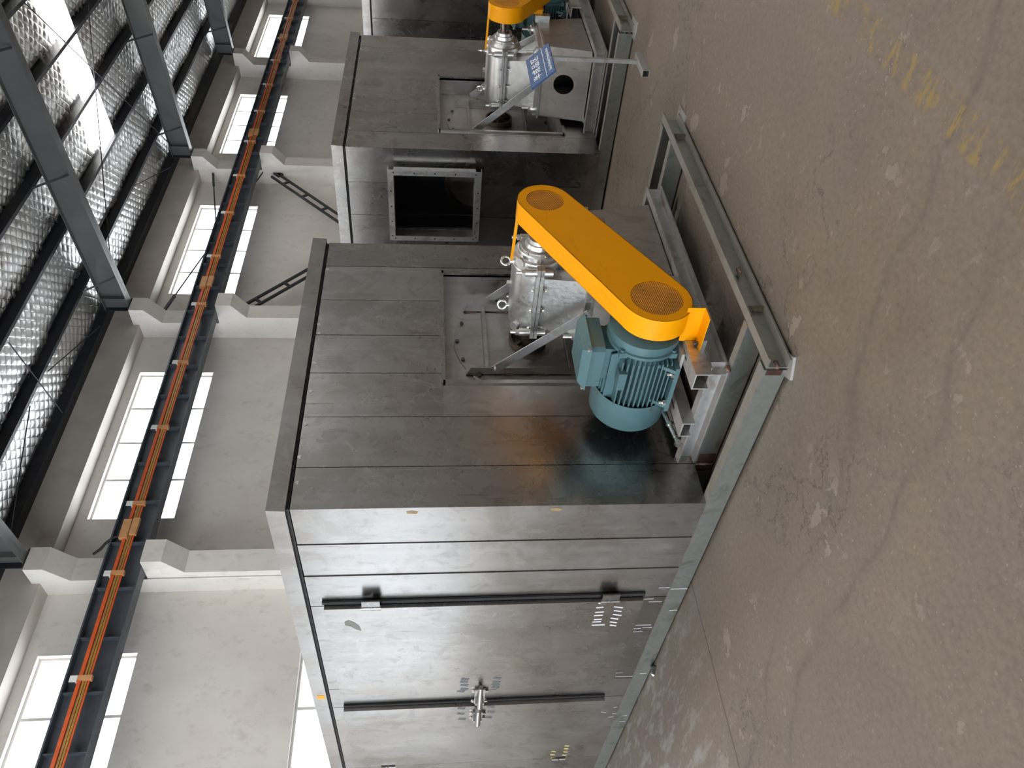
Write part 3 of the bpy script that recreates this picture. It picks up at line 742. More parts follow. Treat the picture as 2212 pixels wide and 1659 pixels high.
        for y_, z_ in YCHALK: stroke('yellow_stroke', 'ychalk', (y_, z_ + .018), (y_ + .01, z_ - .018), .016, -.0405)
        m = MB(); m.add([(-.0408, 1.03, 1.96), (-.0408, 1.05, 1.985), (-.0408, 1.09, 1.985), (-.0408, 1.11, 1.95), (-.0408, 1.14, 1.93), (-.0408, 1.165, 1.895), (-.0408, 1.10, 1.905), (-.0408, 1.06, 1.93)], [tuple(range(8))]); m.build('tape_remnant', 'tape', o)
        for y_, z_ in ((.038, 1.586), (.032, .874)):
            m = MB(); m.add([(-.0016, y_ - .014, z_), (-.0016, y_ - .008, z_ + .028), (-.0016, y_ + .010, z_ + .026), (-.0016, y_ + .014, z_ - .02), (-.0016, y_ - .004, z_ - .03)], [tuple(range(5))]); m.build('rust_spot', 'rust', o)
        # lever latch over the meeting edge
        for nm, y0, y1, sg in (('lever_latch', 1.95, 2.28, 1), ('lever_latch', 2.34, 2.58, -1)):
            p = MB(); zc = 1.163
            ya, yb = (1.98, 2.26) if sg > 0 else (2.36, 2.56)
            p.box(-.058, -.0425, ya + .04, yb - .02, zc - .035, zc + .035)
            p.prism([(ya, -.060), (ya + .06, -.085), (yb - .06, -.100), (yb, -.075), (yb, -.058), (ya, -.05)], 'z', zc - .016, zc + .016) if False else None
            p.cyl((-.070, ya - .03, zc), (-.098, yb - .06, zc), .016, 14, .020); p.cyl((-.098, yb - .06, zc), (-.075, yb, zc), .020, 14, .014)
            for yy in (ya + .07, yb - .05):
                for zz in (-.045, .045): p.hexbolt((-.043, yy, zc + zz), (-1, 0, 0), .013, .014)
            p.box(-.085, -.043, yb - .085, yb - .055, zc - .03, zc + .03)
            B(p, nm, 'chrome', o, 40)
        p = MB(); p.cyl((-.06, 2.27, 1.163), (-.06, 2.37, 1.163), .026, 16); B(p, 'latch_bar', 'darkbolt', o, 40)
        p = MB(); p.box(-.0235, -.022, 2.085, 2.14, 2.197, 2.245); B(p, 'sticker', 'yellow', cap)
    else:
        # flanged duct mouth (wall side -X of the scene)
        F = lambda x: (x if not mir else BW - x)
        y0, y1, z0, z1 = duct[0] - .002, duct[1] + .002, duct[2] - .002, duct[3] + .002
        p = MB()
        def bx(xa, xb, *r): p.box(F(xa), F(xb), *r)
        for r in ((y0 - .004, y0, z0, z1), (y1, y1 + .004, z0, z1), (y0, y1, z0 - .004, z0), (y0, y1, z1, z1 + .004)): bx(-.1, .03, *r)
        B(p, 'duct_collar', 'sheet_in', o)
        for r in ((y0 - .048, y1 + .048, z1, z1 + .048), (y0 - .048, y1 + .048, z0 - .048, z0), (y0 - .048, y0, z0, z1), (y1, y1 + .048, z0, z1)):
            p = MB(); bx(-.106, -.1, *r); B(p, 'duct_flange', 'bright', o)
        for r in ((y0 - .048, y1 + .048, z1 + .042, z1 + .048), (y0 - .048, y1 + .048, z0 - .048, z0 - .042), (y0 - .048, y0 - .042, z0, z1), (y1 + .042, y1 + .048, z0, z1)):
            p = MB(); bx(-.1, -.055, *r); B(p, 'flange_lip', 'bright', o)
        p = MB(); bx(-.107, -.1055, y0 - .03, y0 - .02, z0 + .1, z0 + .11)
        hl = None
        for k in range(5):
            for (yy, zz) in ((y0 - .024, z0 + (z1 - z0) * k / 4), (y1 + .024, z0 + (z1 - z0) * k / 4), (y0 + (y1 - y0) * k / 4, z1 + .024), (y0 + (y1 - y0) * k / 4, z0 - .024)):
                if k in (0, 4) and yy in (y0, y1): continue
                if hl is None:
                    q = MB(); q.cyl((0, 0, 0), (-.002, 0, 0), .006, 10); hl = q.build('bolt_hole', 'black', o); hl.location = (-.106, yy, zz)
                else: shareto(hl, o, (-.106, yy, zz))
        # inside: partition with the fan inlet ring
        p = MB(); bx(.70, .71, .2, 3.0, .2, 2.1); B(p, 'inner_partition', 'liner', o)
        p = MB(); p.ring((F(.70), .717, 1.05), (F(.66), .717, 1.05), .315, .268, 56); B(p, 'inlet_ring', 'sheet_in', o, 30)
        p = MB(); p.cyl((F(.699), .717, 1.05), (F(.69), .717, 1.05), .268, 48); B(p, 'inlet_light_disc', 'inlet', o)  # pale disc stands in for the lit space beyond the inlet
        for k in range(12):
            a_ = k * math.pi / 6 + .2; p = MB(); p.hexbolt((F(.66), .717 + .292 * math.cos(a_), 1.05 + .292 * math.sin(a_)), (1, 0, 0) if mir else (-1, 0, 0), .008, .006); B(p, 'ring_bolt', 'zinc', o)
        p = MB(); bx(.45, .456, .914, .922, .3, 2.1); B(p, 'inner_post', 'bright', o)

    # ---------------- skid frame
    o = thing('skid_frame', 'galvanized channel skid frame under the %s fan cabinet' % who, 'frame', loc, None)
    z0, z1 = .012, .112
    def C(name, axis, a0, a1, web, fl, za, zb, mat='galv', tf=.008):
        p = MB(); p.channel(axis, a0, a1, web, fl, za, zb, .005, tf); return B(p, name, mat, o)
    C('side_channel', 'y', -.955, BD, -.010, .052, z0, z1)
    C('side_channel', 'y', -.955, BD, 2.10, 2.05, z0, z1)
    C('front_channel', 'x', -.015, 2.105, -.972, -1.02, z0, z1)
    C('inner_channel', 'y', -.966, BD - .1, .250, .300, z0, z1 - .001)
    C('inner_channel', 'y', -.966, BD - .1, 1.842, 1.892, z0, z1 - .001)
    C('back_channel', 'x', 0, 2.1, BD - .01, BD + .04, z0, z1)
    C('platform_channel', 'y', -.70, -.002, .305, .256, z1 + .001, .206, 'bright', .007)
    C('platform_channel', 'y', -.70, -.002, 1.775, 1.822, z1 + .001, .206, 'bright', .007)
    C('platform_channel', 'x', .258, 1.820, -.655, -.702, z1 + .0015, .2055, 'bright', .007)
    C('platform_channel', 'x', .31, 1.77, -.06, -.10, z1 + .0015, .2055, 'bright', .007)
    for (x, y, z, l) in ((.252, -.698, .125, .03), (.30, -.004, .115, .03), (.0, -.972, .06, .02), (.262, -.972, .10, .03), (1.85, -.972, .10, .03), (.60, -1.0, .06, .0)):
        p = MB(); p.lathe((x - .02, y, z), (x + .03, y, z), [(0, .004), (.012, .013), (.025, .011), (.038, .013), (.05, .004)], 8); B(p, 'weld_bead', 'weld', o, 60)
    for bx_ in ((.2492, .25, -.085, .055, .016, .105), (.3005, .3045, -.03, -.003, .122, .198), (-.0106, -.01, -.955, -.925, .03, .10)):
        p = MB(); p.box(*bx_); B(p, 'heat_tint', 'tint', o)
    p = MB(); p.lathe((.245, -.0065, .016), (.245, -.0065, .11), [(0, .004), (.01, .008), (.03, .006), (.05, .009), (.07, .006), (.094, .004)], 8); B(p, 'weld_bead', 'weld', o, 60)
    for x in (.34, 1.88):
        p = MB(); p.box(x, x + .006, -1.005, -.977, .02, .104); B(p, 'web_gusset', 'weld', o)
    p = MB(); p.prism([(-.013, -1.032), (-.058, -.943), (.05, -.888), (.095, -.978)], 'z', 0, .0115); B(p, 'foot_plate', 'bright', o)
    p = MB(); p.box(2.0, 2.15, -1.06, -.93, 0, .011); B(p, 'foot_plate', 'bright', o)
    # motor slide rails across the platform
    for y0, y1, zz, zt_ in ((-.702, -.604, .232, .288), (-.362, -.264, .2065, .270)):
        p = MB(); p.prism([(y0, zt_), (y1, zt_), (y1, .207), (y1 - .007, .207), (y1 - .007, zt_ - .007), (y0 + .007, zt_ - .007), (y0 + .007, .207), (y0, .207)], 'x', .215, .94)
        B(p, 'motor_rail', 'bright', o)
        for xx in (.36, .72):
            p = MB(); p.box(xx, xx + .12, y0 + .042, y0 + .056, zt_ - .001, zt_ + .0006); B(p, 'rail_slot', 'black', o)
    p = MB(); p.cyl((.20, -.235, .268), (.42, -.235, .30), .012, 12); p.hexbolt((.205, -.235, .268), (-1, 0, -.14), .022, .018); p.hexbolt((.33, -.235, .285), (-1, 0, -.14), .02, .016); B(p, 'adjusting_bolt', 'zinc', o, 40)
    # pedestal of folded plate under the bearing
    PY0, PY1 = -.645, -.045
    p = MB(); hw0, hw1, pz0, pz1 = .335, .258, .207, .585; t4 = .005
    cx = XB_
    def quadplate(P4, n, tk=.005):
        n = Vector(n).normalized() * tk; A = [Vector(q) for q in P4]; Bq = [q + n for q in A]
        return A, Bq
    def plate(P4, n, tk=.005):
        A, Bq = quadplate(P4, n, tk)
        p.add(A + Bq, [(0, 1, 2, 3)[::-1], (4, 5, 6, 7), (0, 1, 5, 4), (1, 2, 6, 5), (2, 3, 7, 6), (3, 0, 4, 7)])
    o2 = thing('bearing_pedestal', 'folded plate pedestal carrying the bearing of the %s cabinet' % who, 'pedestal', loc)
    p = MB(); p.prism([(cx - hw0, pz0), (cx + hw0, pz0), (cx + hw1, pz1), (cx - hw1, pz1)], 'y', PY0, PY0 + .006); B(p, 'front_plate', 'sheet_in', o2)
    p = MB(); p.prism([(cx - hw0, pz0), (cx + hw0, pz0), (cx + hw1, pz1), (cx - hw1, pz1)], 'y', PY1 - .006, PY1); B(p, 'back_plate', 'sheet_in', o2)
    for sg in (-1, 1):
        # side plate with a round hand hole: a ring of quads round the hole
        p = MB(); N = 40; yc, zc, rh = -.345, .40, .083
        L2 = math.hypot(hw0 - hw1, pz1 - pz0)
        def pt(y, z, off=0.0):
            f_ = (z - pz0) / (pz1 - pz0); x = hw0 + (hw1 - hw0) * f_ - off; return (cx + sg * x, y, z)
        for off in (0.0,):
            inner, outer = [], []
            for i in range(N):
                a = 2 * math.pi * i / N; cy, sy = math.cos(a), math.sin(a)
                inner.append((yc + rh * cy, zc + rh * sy))
                k = min((((PY1 if cy > 0 else PY0) - yc) / cy) if abs(cy) > 1e-6 else 9e9, (((pz1 if sy > 0 else pz0) - zc) / sy) if abs(sy) > 1e-6 else 9e9)
                outer.append((yc + k * cy, zc + k * sy))
            vs = [pt(*q) for q in outer] + [pt(*q) for q in inner] + [pt(*q, .006) for q in outer] + [pt(*q, .006) for q in inner]
            fs = []
            for i in range(N):
                j = (i + 1) % N
                q1 = (i, j, N + j, N + i); q2 = (2 * N + i, 3 * N + i, 3 * N + j, 2 * N + j); q3 = (N + i, N + j, 3 * N + j, 3 * N + i)
                fs += [q1, q2, q3] if sg > 0 else [q1[::-1], q2[::-1], q3[::-1]]
            p.add(vs, fs)
            for (ya, za) in ((PY0, pz0), (PY1, pz0), (PY0, pz1), (PY1, pz1)):   # close the corners left by the radial fan
                yb = ya; zb_ = za
                a1 = [q for q in outer if abs(q[0] - ya) < 1e-6]; a2 = [q for q in outer if abs(q[1] - za) < 1e-6]
                if a1 and a2:
                    q1 = min(a1, key=lambda q: abs(q[1] - za)); q2 = min(a2, key=lambda q: abs(q[0] - ya))
                    p.add([pt(*q1), pt(ya, za), pt(*q2)], [(0, 1, 2)]); 
        B(p, 'side_plate', 'sheet_in', o2)
    p = MB(); p.box(cx - hw1 - .02, cx + hw1 + .02, PY0 - .012, PY1 + .012, pz1, pz1 + .014); B(p, 'top_plate', 'bright', o2)
    p = MB(); p.box(cx - hw0 - .025, cx + hw0 + .025, PY0 + .02, PY1 + .0, .2058, .2068); B(p, 'sole_plate', 'bright', o2)
    for sg in (-1, 1):
        for yy in (PY0 + .07, PY1 - .05):
            p = MB(); p.lathe((cx + sg * .225, yy, pz1 + .014), (cx + sg * .225, yy, pz1 + .2), [(0, .045), (.012, .046), (.05, .040), (.055, .030), (.06, .030)], 20)
            p.hexbolt((cx + sg * .225, yy, pz1 + .066), (0, 0, 1), .02, .022, .05); B(p, 'rubber_mount', 'silver', o2, 40)
    if no == 1:
        p = MB(); p.box(cx + .13, cx + .19, PY0 - .001, PY0, .50, .54); B(p, 'red_stamp', plain('faded_red_stamp', lin(140, 108, 98), .6, 0, .4, 90), o2)
        p = MB(); p.box(1.18, 1.25, PY0 - .09, PY0, .46, .53); 
    # braces from the cover down to the pedestal
    for xa in (1.035, 1.675):
        p = MB(); p.bar((xa, .085, 1.125), (xa, -.36, .615), .006, .055, (0, .75, .66)); B(p, 'flat_brace', 'bright', o2)
        sg = -1 if xa < 1.3 else 1
        p = MB(); p.hexbolt((xa + sg * .003, .075, 1.113), (sg, 0, 0), .012, .012); p.hexbolt((xa + sg * .003, -.34, .640), (sg, 0, 0), .012, .012); B(p, 'brace_bolt', 'zinc', o2)

    # ---------------- bearing unit
    o3 = thing('bearing_unit', 'silver split bearing housing on the pedestal of the %s cabinet' % who, 'bearing', loc)
    A, Q = (XB_, -.60, ZB_), (XB_, .2, ZB_)
    # upper half shell: lathe clipped to z>axis by building half
    def half(prof, a0, a1, n=28):
        m = MB(); vs = []; K = len(prof)
        for y, r in prof:
            for i in range(n + 1):
                a = a0 + (a1 - a0) * i / n; vs.append((XB_ + r * math.cos(a), y, ZB_ + r * math.sin(a)))
        fs = [(k * (n + 1) + i, (k + 1) * (n + 1) + i, (k + 1) * (n + 1) + i + 1, k * (n + 1) + i + 1) for k in range(K - 1) for i in range(n)]
        return m.add(vs, [f[::-1] for f in fs])
    m = half([(-.575, .0), (-.575, .112), (-.568, .118), (-.545, .118), (-.540, .136), (-.528, .142), (-.505, .142), (-.500, .136), (-.475, .137), (-.470, .142), (-.12, .142), (-.115, .137), (-.055, .134), (-.04, .112), (-.03, .0)], 0, math.pi)
    B(m, 'upper_shell', 'silver', o3, 35)
    m = half([(-.575, .0), (-.575, .112), (-.568, .118), (-.545, .118), (-.540, .136), (-.528, .142), (-.505, .142), (-.500, .136), (-.055, .134), (-.04, .112), (-.03, .0)], math.pi, 2 * math.pi)
    B(m, 'lower_shell', 'silver', o3, 35)
    # split flange
    p = MB()
    for z_a, z_b in ((0.0015, .021), (-.021, -.0015)):
        for sg in (-1, 1):
            p.prism([(XB_ + sg * q[0], q[1]) for q in ((.10, -.53), (.165, -.562), (.195, -.552), (.190, -.50), (.186, -.10), (.195, -.05), (.170, -.035), (.10, -.07))], 'z', ZB_ + z_a, ZB_ + z_b)
    B(p, 'split_flange', 'silver', o3)
    for sg in (-1, 1):
        for yy in (-.515, -.075):
            p = MB(); x = XB_ + sg * .165
            p.cyl((x, yy, ZB_ + .02), (x, yy, ZB_ + .085), .022, 16); p.cyl((x, yy, ZB_ - .02), (x, yy, ZB_ - .07), .022, 16)
            p.hexbolt((x, yy, ZB_ + .085), (0, 0, 1), .018, .02, .03); B(p, 'clamp_bolt', 'silver', o3, 40)
        for yy in (-.40, -.255, -.125):
            p = MB(); x = XB_ + sg * .180; p.hexbolt((x, yy, ZB_ + .02), (0, 0, 1), .011, .012, .01); p.hexbolt((x, yy, ZB_ - .02), (0, 0, -1), .011, .014, .012); B(p, 'flange_bolt', 'zinc', o3)
    # cast base under the split line
    p = MB()
    p.hexa([(cx - .225, -.50, .632), (cx + .225, -.50, .632), (cx + .225, -.08, .632), (cx - .225, -.08, .632), (cx - .150, -.46, ZB_ - .02), (cx + .150, -.46, ZB_ - .02), (cx + .150, -.10, ZB_ - .02), (cx - .150, -.10, ZB_ - .02)])
    B(p, 'cast_base', 'silver', o3)
    p = MB(); p.box(cx - .262, cx + .262, PY0 + .02, PY1 - .005, .6, .632); B(p, 'base_foot', 'silver', o3)
    for sg in (-1, 1):
        p = MB(); p.prism([(-.60, .634), (-.50, .634), (-.50, .80)], 'x', cx + sg * .07 - .006, cx + sg * .07 + .006); B(p, 'front_rib', 'silver', o3)
    # front end cap, seal and shaft
    p = MB(); p.lathe((XB_, -.575, ZB_), (XB_, -1, ZB_), [(0, .10), (.012, .10), (.014, .078), (.038, .072), (.040, .062), (.062, .060)], 36); B(p, 'end_cap', 'silver', o3, 35)
    for k in range(6):
        a = k * math.pi / 3 + .3; p = MB(); p.hexbolt((XB_ + .105 * math.cos(a), -.575, ZB_ + .105 * math.sin(a)), (0, -1, 0), .008, .01); B(p, 'cap_bolt', 'zinc', o3)
    p = MB(); p.cyl((XB_, -.76, ZB_), (XB_, .12, ZB_), .035, 24); B(p, 'shaft', 'shaft', o3, 35)
    p = MB(); p.lathe((XB_, -.036, ZB_), (XB_, .1, ZB_), [(0, .09), (.02, .085), (.04, .062), (.07, .05)], 28); B(p, 'rear_cap', 'silver', o3, 35)
    for yy in (-.47, -.145):
        p = MB(); p.cyl((XB_, yy, ZB_ + .13), (XB_, yy, ZB_ + .155), .018, 14); p.torus((XB_, yy, ZB_ + .178), (1, .35, 0) if yy > -.3 else (.5, 1, 0), .026, .0075); B(p, 'eye_bolt', 'zinc', o3, 50)
    p = MB(); p.hexbolt((XB_, -.31, ZB_ + .141), (0, 0, 1), .02, .022); B(p, 'filler_plug', 'zinc', o3)
    for yy, rr in ((-.53, .03), (-.06, .03)):
        p = MB(); a = 2.3; p.cyl((XB_ + .135 * math.cos(a), yy, ZB_ + .135 * math.sin(a)), (XB_ + .150 * math.cos(a), yy, ZB_ + .150 * math.sin(a)), rr, 18); B(p, 'oil_plug', 'silver', o3, 40)
    # fan hub with ribs behind the housing
    o4 = thing('fan_hub', 'brown cast fan hub with ribs in the recess of the %s cabinet' % who, 'hub', loc)
    p = MB(); p.ring((XB_, .112, ZB_), (XB_, .156, ZB_), .118, .104, 44); B(p, 'rim', 'hub', o4, 30)
    p = MB(); p.cyl((XB_, .142, ZB_), (XB_, .154, ZB_), .106, 36); B(p, 'disc', 'hub', o4, 30)
    p = MB(); p.cyl((XB_, .075, ZB_), (XB_, .157, ZB_), .055, 28); B(p, 'boss', 'hub', o4, 30)
    for k in range(6):
        a = k * math.pi / 3 + .2; p = MB(); c_, s_ = math.cos(a), math.sin(a)
        p.bar((XB_ + .05 * c_, .128, ZB_ + .05 * s_), (XB_ + .107 * c_, .128, ZB_ + .107 * s_), .009, .03, (0, 1, 0)); B(p, 'rib', 'hub', o4)

    # ---------------- motor
    MX, MZ = .553, .458
    o5 = thing('electric_motor', {1: 'teal finned electric motor beside the near cabinet, below the yellow guard', 2: 'teal electric motor behind the second yellow guard, cut by the picture edge'}[no], 'motor', loc)
    p = MB(); p.cyl((MX, -.66, MZ), (MX, -.30, MZ), .152, 40); B(p, 'stator_body', 'teal', o5, 30)
    # cooling fins: horizontal on both flanks, upright on top and underneath
    for k in range(-5, 6):
        zz = MZ + k * .024
        for sg in (-1, 1):
            r_ = .186 - .0009 * k * k; x_in = math.sqrt(max(.152 ** 2 - (k * .024) ** 2, .0)) - .006
            p = MB(); xa, xb = MX + sg * x_in, MX + sg * (r_ if abs(k) < 5 else .165)
            p.prism([(xa, -.625), (xb, -.605), (xb, -.312), (xa, -.305)], 'z', zz - .0035, zz + .0035); B(p, 'fin', 'teal', o5)
    for k in range(-4, 5):
        xx = MX + k * .026
        for sg in (-1, 1):
            if sg < 0 and abs(k) > 2: continue
            z_in = math.sqrt(.152 ** 2 - (k * .026) ** 2) - .006; z_o = .186 - .0011 * k * k
            za, zb_ = MZ + sg * z_in, MZ + sg * z_o
            p = MB(); p.prism([(-.625, za), (-.605, zb_), (-.312, zb_), (-.305, za)], 'x', xx - .0035, xx + .0035); B(p, 'fin', 'teal', o5)
    p = MB(); p.lathe((MX, -.625, MZ), (MX, -1, MZ), [(0, .168), (.004, .180), (.022, .182), (.026, .172), (.045, .172), (.048, .178), (.080, .178), (.084, .165), (.10, .12), (.105, .075), (.12, .07)], 44); B(p, 'front_end_shield', 'teal', o5, 30)
    for a in (45, 135, 225, 315):
        p = MB(); a = math.radians(a); p.hexbolt((MX + .178 * math.cos(a), -.645, MZ + .178 * math.sin(a)), (0, -1, 0), .012, .012)
        p.box(MX + .172 * math.cos(a) - .02, MX + .172 * math.cos(a) + .02, -.645, -.615, MZ + .172 * math.sin(a) - .02, MZ + .172 * math.sin(a) + .02); B(p, 'shield_lug', 'teal', o5)
    p = MB(); p.lathe((MX, -.312, MZ), (MX, 1, MZ), [(0, .166), (.012, .168), (.02, .15), (.03, .1)], 40); B(p, 'rear_end_shield', 'teal', o5, 30)
    p = MB(); p.lathe_open((MX, -.318, MZ), (MX, 1, MZ), [(0, .194), (0, .198), (.17, .198), (.186, .190), (.192, .17), (.192, .0), (.188, .0), (.186, .166), (.166, .194)], 56); B(p, 'fan_cowl', 'teal', o5, 30)
    for a in (200, 250, 340, 110):
        p = MB(); a = math.radians(a); p.hexbolt((MX + .197 * math.cos(a), -.300, MZ + .197 * math.sin(a)), (math.cos(a), 0, math.sin(a)), .009, .006); B(p, 'cowl_screw', 'zinc', o5)
    p = MB(); p.cyl((MX, -.76, MZ), (MX, -.70, MZ), .026, 18); B(p, 'motor_shaft', 'shaft', o5, 30)
    # terminal box on top
    p = MB(); p.hexa([(MX - .085, -.615, MZ + .13), (MX + .085, -.615, MZ + .13), (MX + .085, -.425, MZ + .13), (MX - .085, -.425, MZ + .13), (MX - .085, -.625, MZ + .205), (MX + .085, -.625, MZ + .205), (MX + .085, -.42, MZ + .205), (MX - .085, -.42, MZ + .205)]); B(p, 'terminal_neck', 'teal', o5)
    p = MB(); p.prism([(MX - .125, -.64), (MX - .105, -.655), (MX + .105, -.655), (MX + .125, -.64), (MX + .125, -.405), (MX - .125, -.405)], 'z', MZ + .207, MZ + .275); tb = B(p, 'terminal_box', 'teal', o5)
    p = MB(); p.hexa([(MX - .14, -.665, MZ + .277), (MX + .14, -.665, MZ + .277), (MX + .14, -.388, MZ + .277), (MX - .14, -.388, MZ + .277), (MX - .105, -.635, MZ + .315), (MX + .105, -.635, MZ + .315), (MX + .105, -.42, MZ + .315), (MX - .105, -.42, MZ + .315)]); B(p, 'terminal_lid', 'teal', tb)
    for sx in (-1, 1):
        for yy in (-.655, -.398):
            p = MB(); p.hexbolt((MX + sx * .128, yy, MZ + .285), (0, 0, 1), .009, .012); B(p, 'lid_screw', 'zinc', tb)
    p = MB(); p.box(MX - .135, MX - .06, -.66, -.655, MZ + .09, MZ + .12)
    # nameplate block and lifting boss on the flank
    p = MB(); p.box(MX - .187, MX - .14, -.55, -.44, MZ + .095, MZ + .135); B(p, 'lifting_boss', 'teal', o5)
    # feet
    for sg in (-1, 1):
        p = MB(); xo = MX + sg * .165
        p.box(MX + sg * .10, MX + sg * .20, -.60, -.30, .305, .325)
        for yy in (-.575, -.335): p.prism([(MX + sg * .11, .325), (MX + sg * .20, .325), (MX + sg * .155, .40), (MX + sg * .12, .40)], 'y', yy - .01, yy + .01)
        B(p, 'foot', 'teal', o5)
        for yy in (-.60 + .05, -.35):
            p = MB(); p.hexbolt((MX + sg * .185, yy, .325), (0, 0, 1), .016, .016, .018); B(p, 'foot_bolt', 'zinc', o5)
    p = MB(); p.box(.385, .735, -.665, -.265, .2895, .3045); B(p, 'slide_plate', 'bright', o5)

    # ---------------- belt guard
    GY0, GY1 = -.875, -.755
    S, Lg, rs, rl, ms, ml = Vector((1.361, .887)), Vector((.553, .4385)), .149, .171, .101, .125
    o6 = thing('belt_guard', {1: 'yellow belt guard slanting down in front of the teal motor', 2: 'yellow belt guard cut off by the picture edge beside the blue sign'}[no], 'guard', loc)
    dv = (S - Lg); D = dv.length; ang = math.atan2(dv.y, dv.x); off = math.acos((rl - rs) / D)
    N = 40
    out = []
    a0 = ang + off; a1 = ang + 2 * math.pi - off
    for i in range(N + 1): a = a0 + (a1 - a0) * i / N; out.append((Lg.x + rl * math.cos(a), Lg.y + rl * math.sin(a)))
    a0 = ang - off; a1 = ang + off
    for i in range(N + 1): a = a0 + (a1 - a0) * i / N; out.append((S.x + rs * math.cos(a), S.y + rs * math.sin(a)))
    n = len(out); tk = .003
    # rim wall
    m = MB(); inn = []
    for (x, z) in out:
        c = Lg if (Vector((x, z)) - Lg).length < (Vector((x, z)) - S).length else S
        d = (Vector((x, z)) - c).normalized(); inn.append((x - d.x * tk, z - d.y * tk))
    vs = [(x, GY0, z) for x, z in out] + [(x, GY1, z) for x, z in out] + [(x, GY1, z) for x, z in inn] + [(x, GY0, z) for x, z in inn]
    fs = []
    for i in range(n):
        j = (i + 1) % n
        for k in range(4): kk = (k + 1) % 4; fs.append((k * n + i, kk * n + i, kk * n + j, k * n + j))
    m.add(vs, [f[::-1] for f in fs]); B(m, 'rim_wall', 'yellow', o6, 35)
    # face plates with two round holes: each half fan-filled
    def face(y, holes, nm, mat, ya):
        m = MB(); h = .003
        # ring around large and small hole + straight middle
        cutL = [(Lg.x + rl * math.cos(ang + off), Lg.y + rl * math.sin(ang + off)), (Lg.x + rl * math.cos(ang - off), Lg.y + rl * math.sin(ang - off))]
        cutS = [(S.x + rs * math.cos(ang + off), S.y + rs * math.sin(ang + off)), (S.x + rs * math.cos(ang - off), S.y + rs * math.sin(ang - off))]
        K = 48
        def sector(c, R, r, b0, b1):
            vs = []; fs = []
            for i in range(K + 1):
                a = b0 + (b1 - b0) * i / K
                vs += [(c.x + R * math.cos(a), y, c.y + R * math.sin(a)), (c.x + r * math.cos(a), y, c.y + r * math.sin(a))]
            for i in range(K): fs.append((2 * i, 2 * i + 1, 2 * i + 3, 2 * i + 2))
            m.add(vs, fs)
        def chordside(c, R, r, b0, b1):
            """between hole arc and the straight chord of the outer outline"""
            p0 = Vector((c.x + R * math.cos(b0), c.y + R * math.sin(b0))); p1 = Vector((c.x + R * math.cos(b1), c.y + R * math.sin(b1)))
            vs = []; fs = []
            for i in range(K + 1):
                a = b0 + (b1 - b0) * i / K; f_ = i / K; q = p0.lerp(p1, f_)
                ins = Vector((c.x + r * math.cos(a), c.y + r * math.sin(a)))
                # keep the chord outside of the hole
                q2 = q if (q - c).length > r + .004 else c + (q - c).normalized() * (r + .004)
                mid = c + (ins - c).normalized() * (r + .006)
                vs += [(q.x, y, q.y), (ins.x, y, ins.y)]
            return p0, p1
        # large end: outer arc sector
        sector(Lg, rl, holes[0], ang + off, ang + 2 * math.pi - off)
        sector(S, rs, holes[1], ang - off, ang + off)
        # middle: polygon strip; hole arcs facing the middle bulge into it
        def bridge(c, r, R, b0, b1, far):
            vs = []; fs = []
            for i in range(K + 1):
                a = b0 + (b1 - b0) * i / K
                vs += [(c.x + r * math.cos(a), y, c.y + r * math.sin(a)), (c.x + R * math.cos(a), y, c.y + R * math.sin(a))]
            for i in range(K): fs.append((2 * i, 2 * i + 1, 2 * i + 3, 2 * i + 2))
            m.add(vs, fs)
        bridge(Lg, rl, holes[0], ang - off, ang + off, None)
        bridge(S, rs, holes[1], ang + off, ang + 2 * math.pi - off, None)
        # area between the two end discs
        arcL = [(Lg.x + rl * math.cos(ang - off + 2 * off * i / K), y, Lg.y + rl * math.sin(ang - off + 2 * off * i / K)) for i in range(K + 1)]
        arcS = [(S.x + rs * math.cos(ang - off - (2 * math.pi - 2 * off) * i / K), y, S.y + rs * math.sin(ang - off - (2 * math.pi - 2 * off) * i / K)) for i in range(K + 1)]
        m.add(arcL + arcS, [(i, i + 1, K + 1 + i + 1, K + 1 + i) for i in range(K)])
        # consistent winding towards -Y and thickness
        import bmesh
        me = bpy.data.meshes.new('t'); me.from_pydata(m.v, [], m.f); bm = bmesh.new(); bm.from_mesh(me)
        bmesh.ops.remove_doubles(bm, verts=bm.verts, dist=1e-5)
        for f_ in bm.faces: f_.normal_update()
        for f_ in bm.faces:
            if f_.normal.y > 0: f_.normal_flip()
        g_ = bmesh.ops.extrude_face_region(bm, geom=list(bm.faces))
        for v in [q for q in g_['geom'] if isinstance(q, bmesh.types.BMVert)]: v.co.y -= h
        bmesh.ops.recalc_face_normals(bm, faces=bm.faces)
        bm.verts.index_update()
        mm = MB(); mm.add([tuple(v.co) for v in bm.verts], [tuple(v.index for v in f_.verts) for f_ in bm.faces]); bm.free(); bpy.data.meshes.remove(me)
        return B(mm, nm, mat, o6)
    face(GY0 + .003, (ml, ms), 'front_plate', 'yellow', 0)
    face(GY1, (.06, .06), 'back_plate', 'yellow', 0)
    for c, r in ((Lg, ml), (S, ms)):
        # woven mesh: two sets of thin wires clipped to the round opening
        m = MB(); step = .0085; w = .0014; k = -int(r / step)
        for sgn in (1, -1):
            for i in range(-int(r / step), int(r / step) + 1):
                dd = i * step; hl = math.sqrt(max(r * r - dd * dd, 0)) + .004
                dx, dz = math.cos(sgn * math.pi / 4 + .3), math.sin(sgn * math.pi / 4 + .3)
                p0 = (c.x - dz * dd - dx * hl, GY0 + .005 + .001 * sgn, c.y + dx * dd - dz * hl); p1 = (c.x - dz * dd + dx * hl, GY0 + .005 + .001 * sgn, c.y + dx * dd + dz * hl)
                m.bar(p0, p1, w * 2, w, (0, 1, 0))
        q = B(m, 'vent_mesh', 'mesh', o6); q['kind'] = 'stuff'
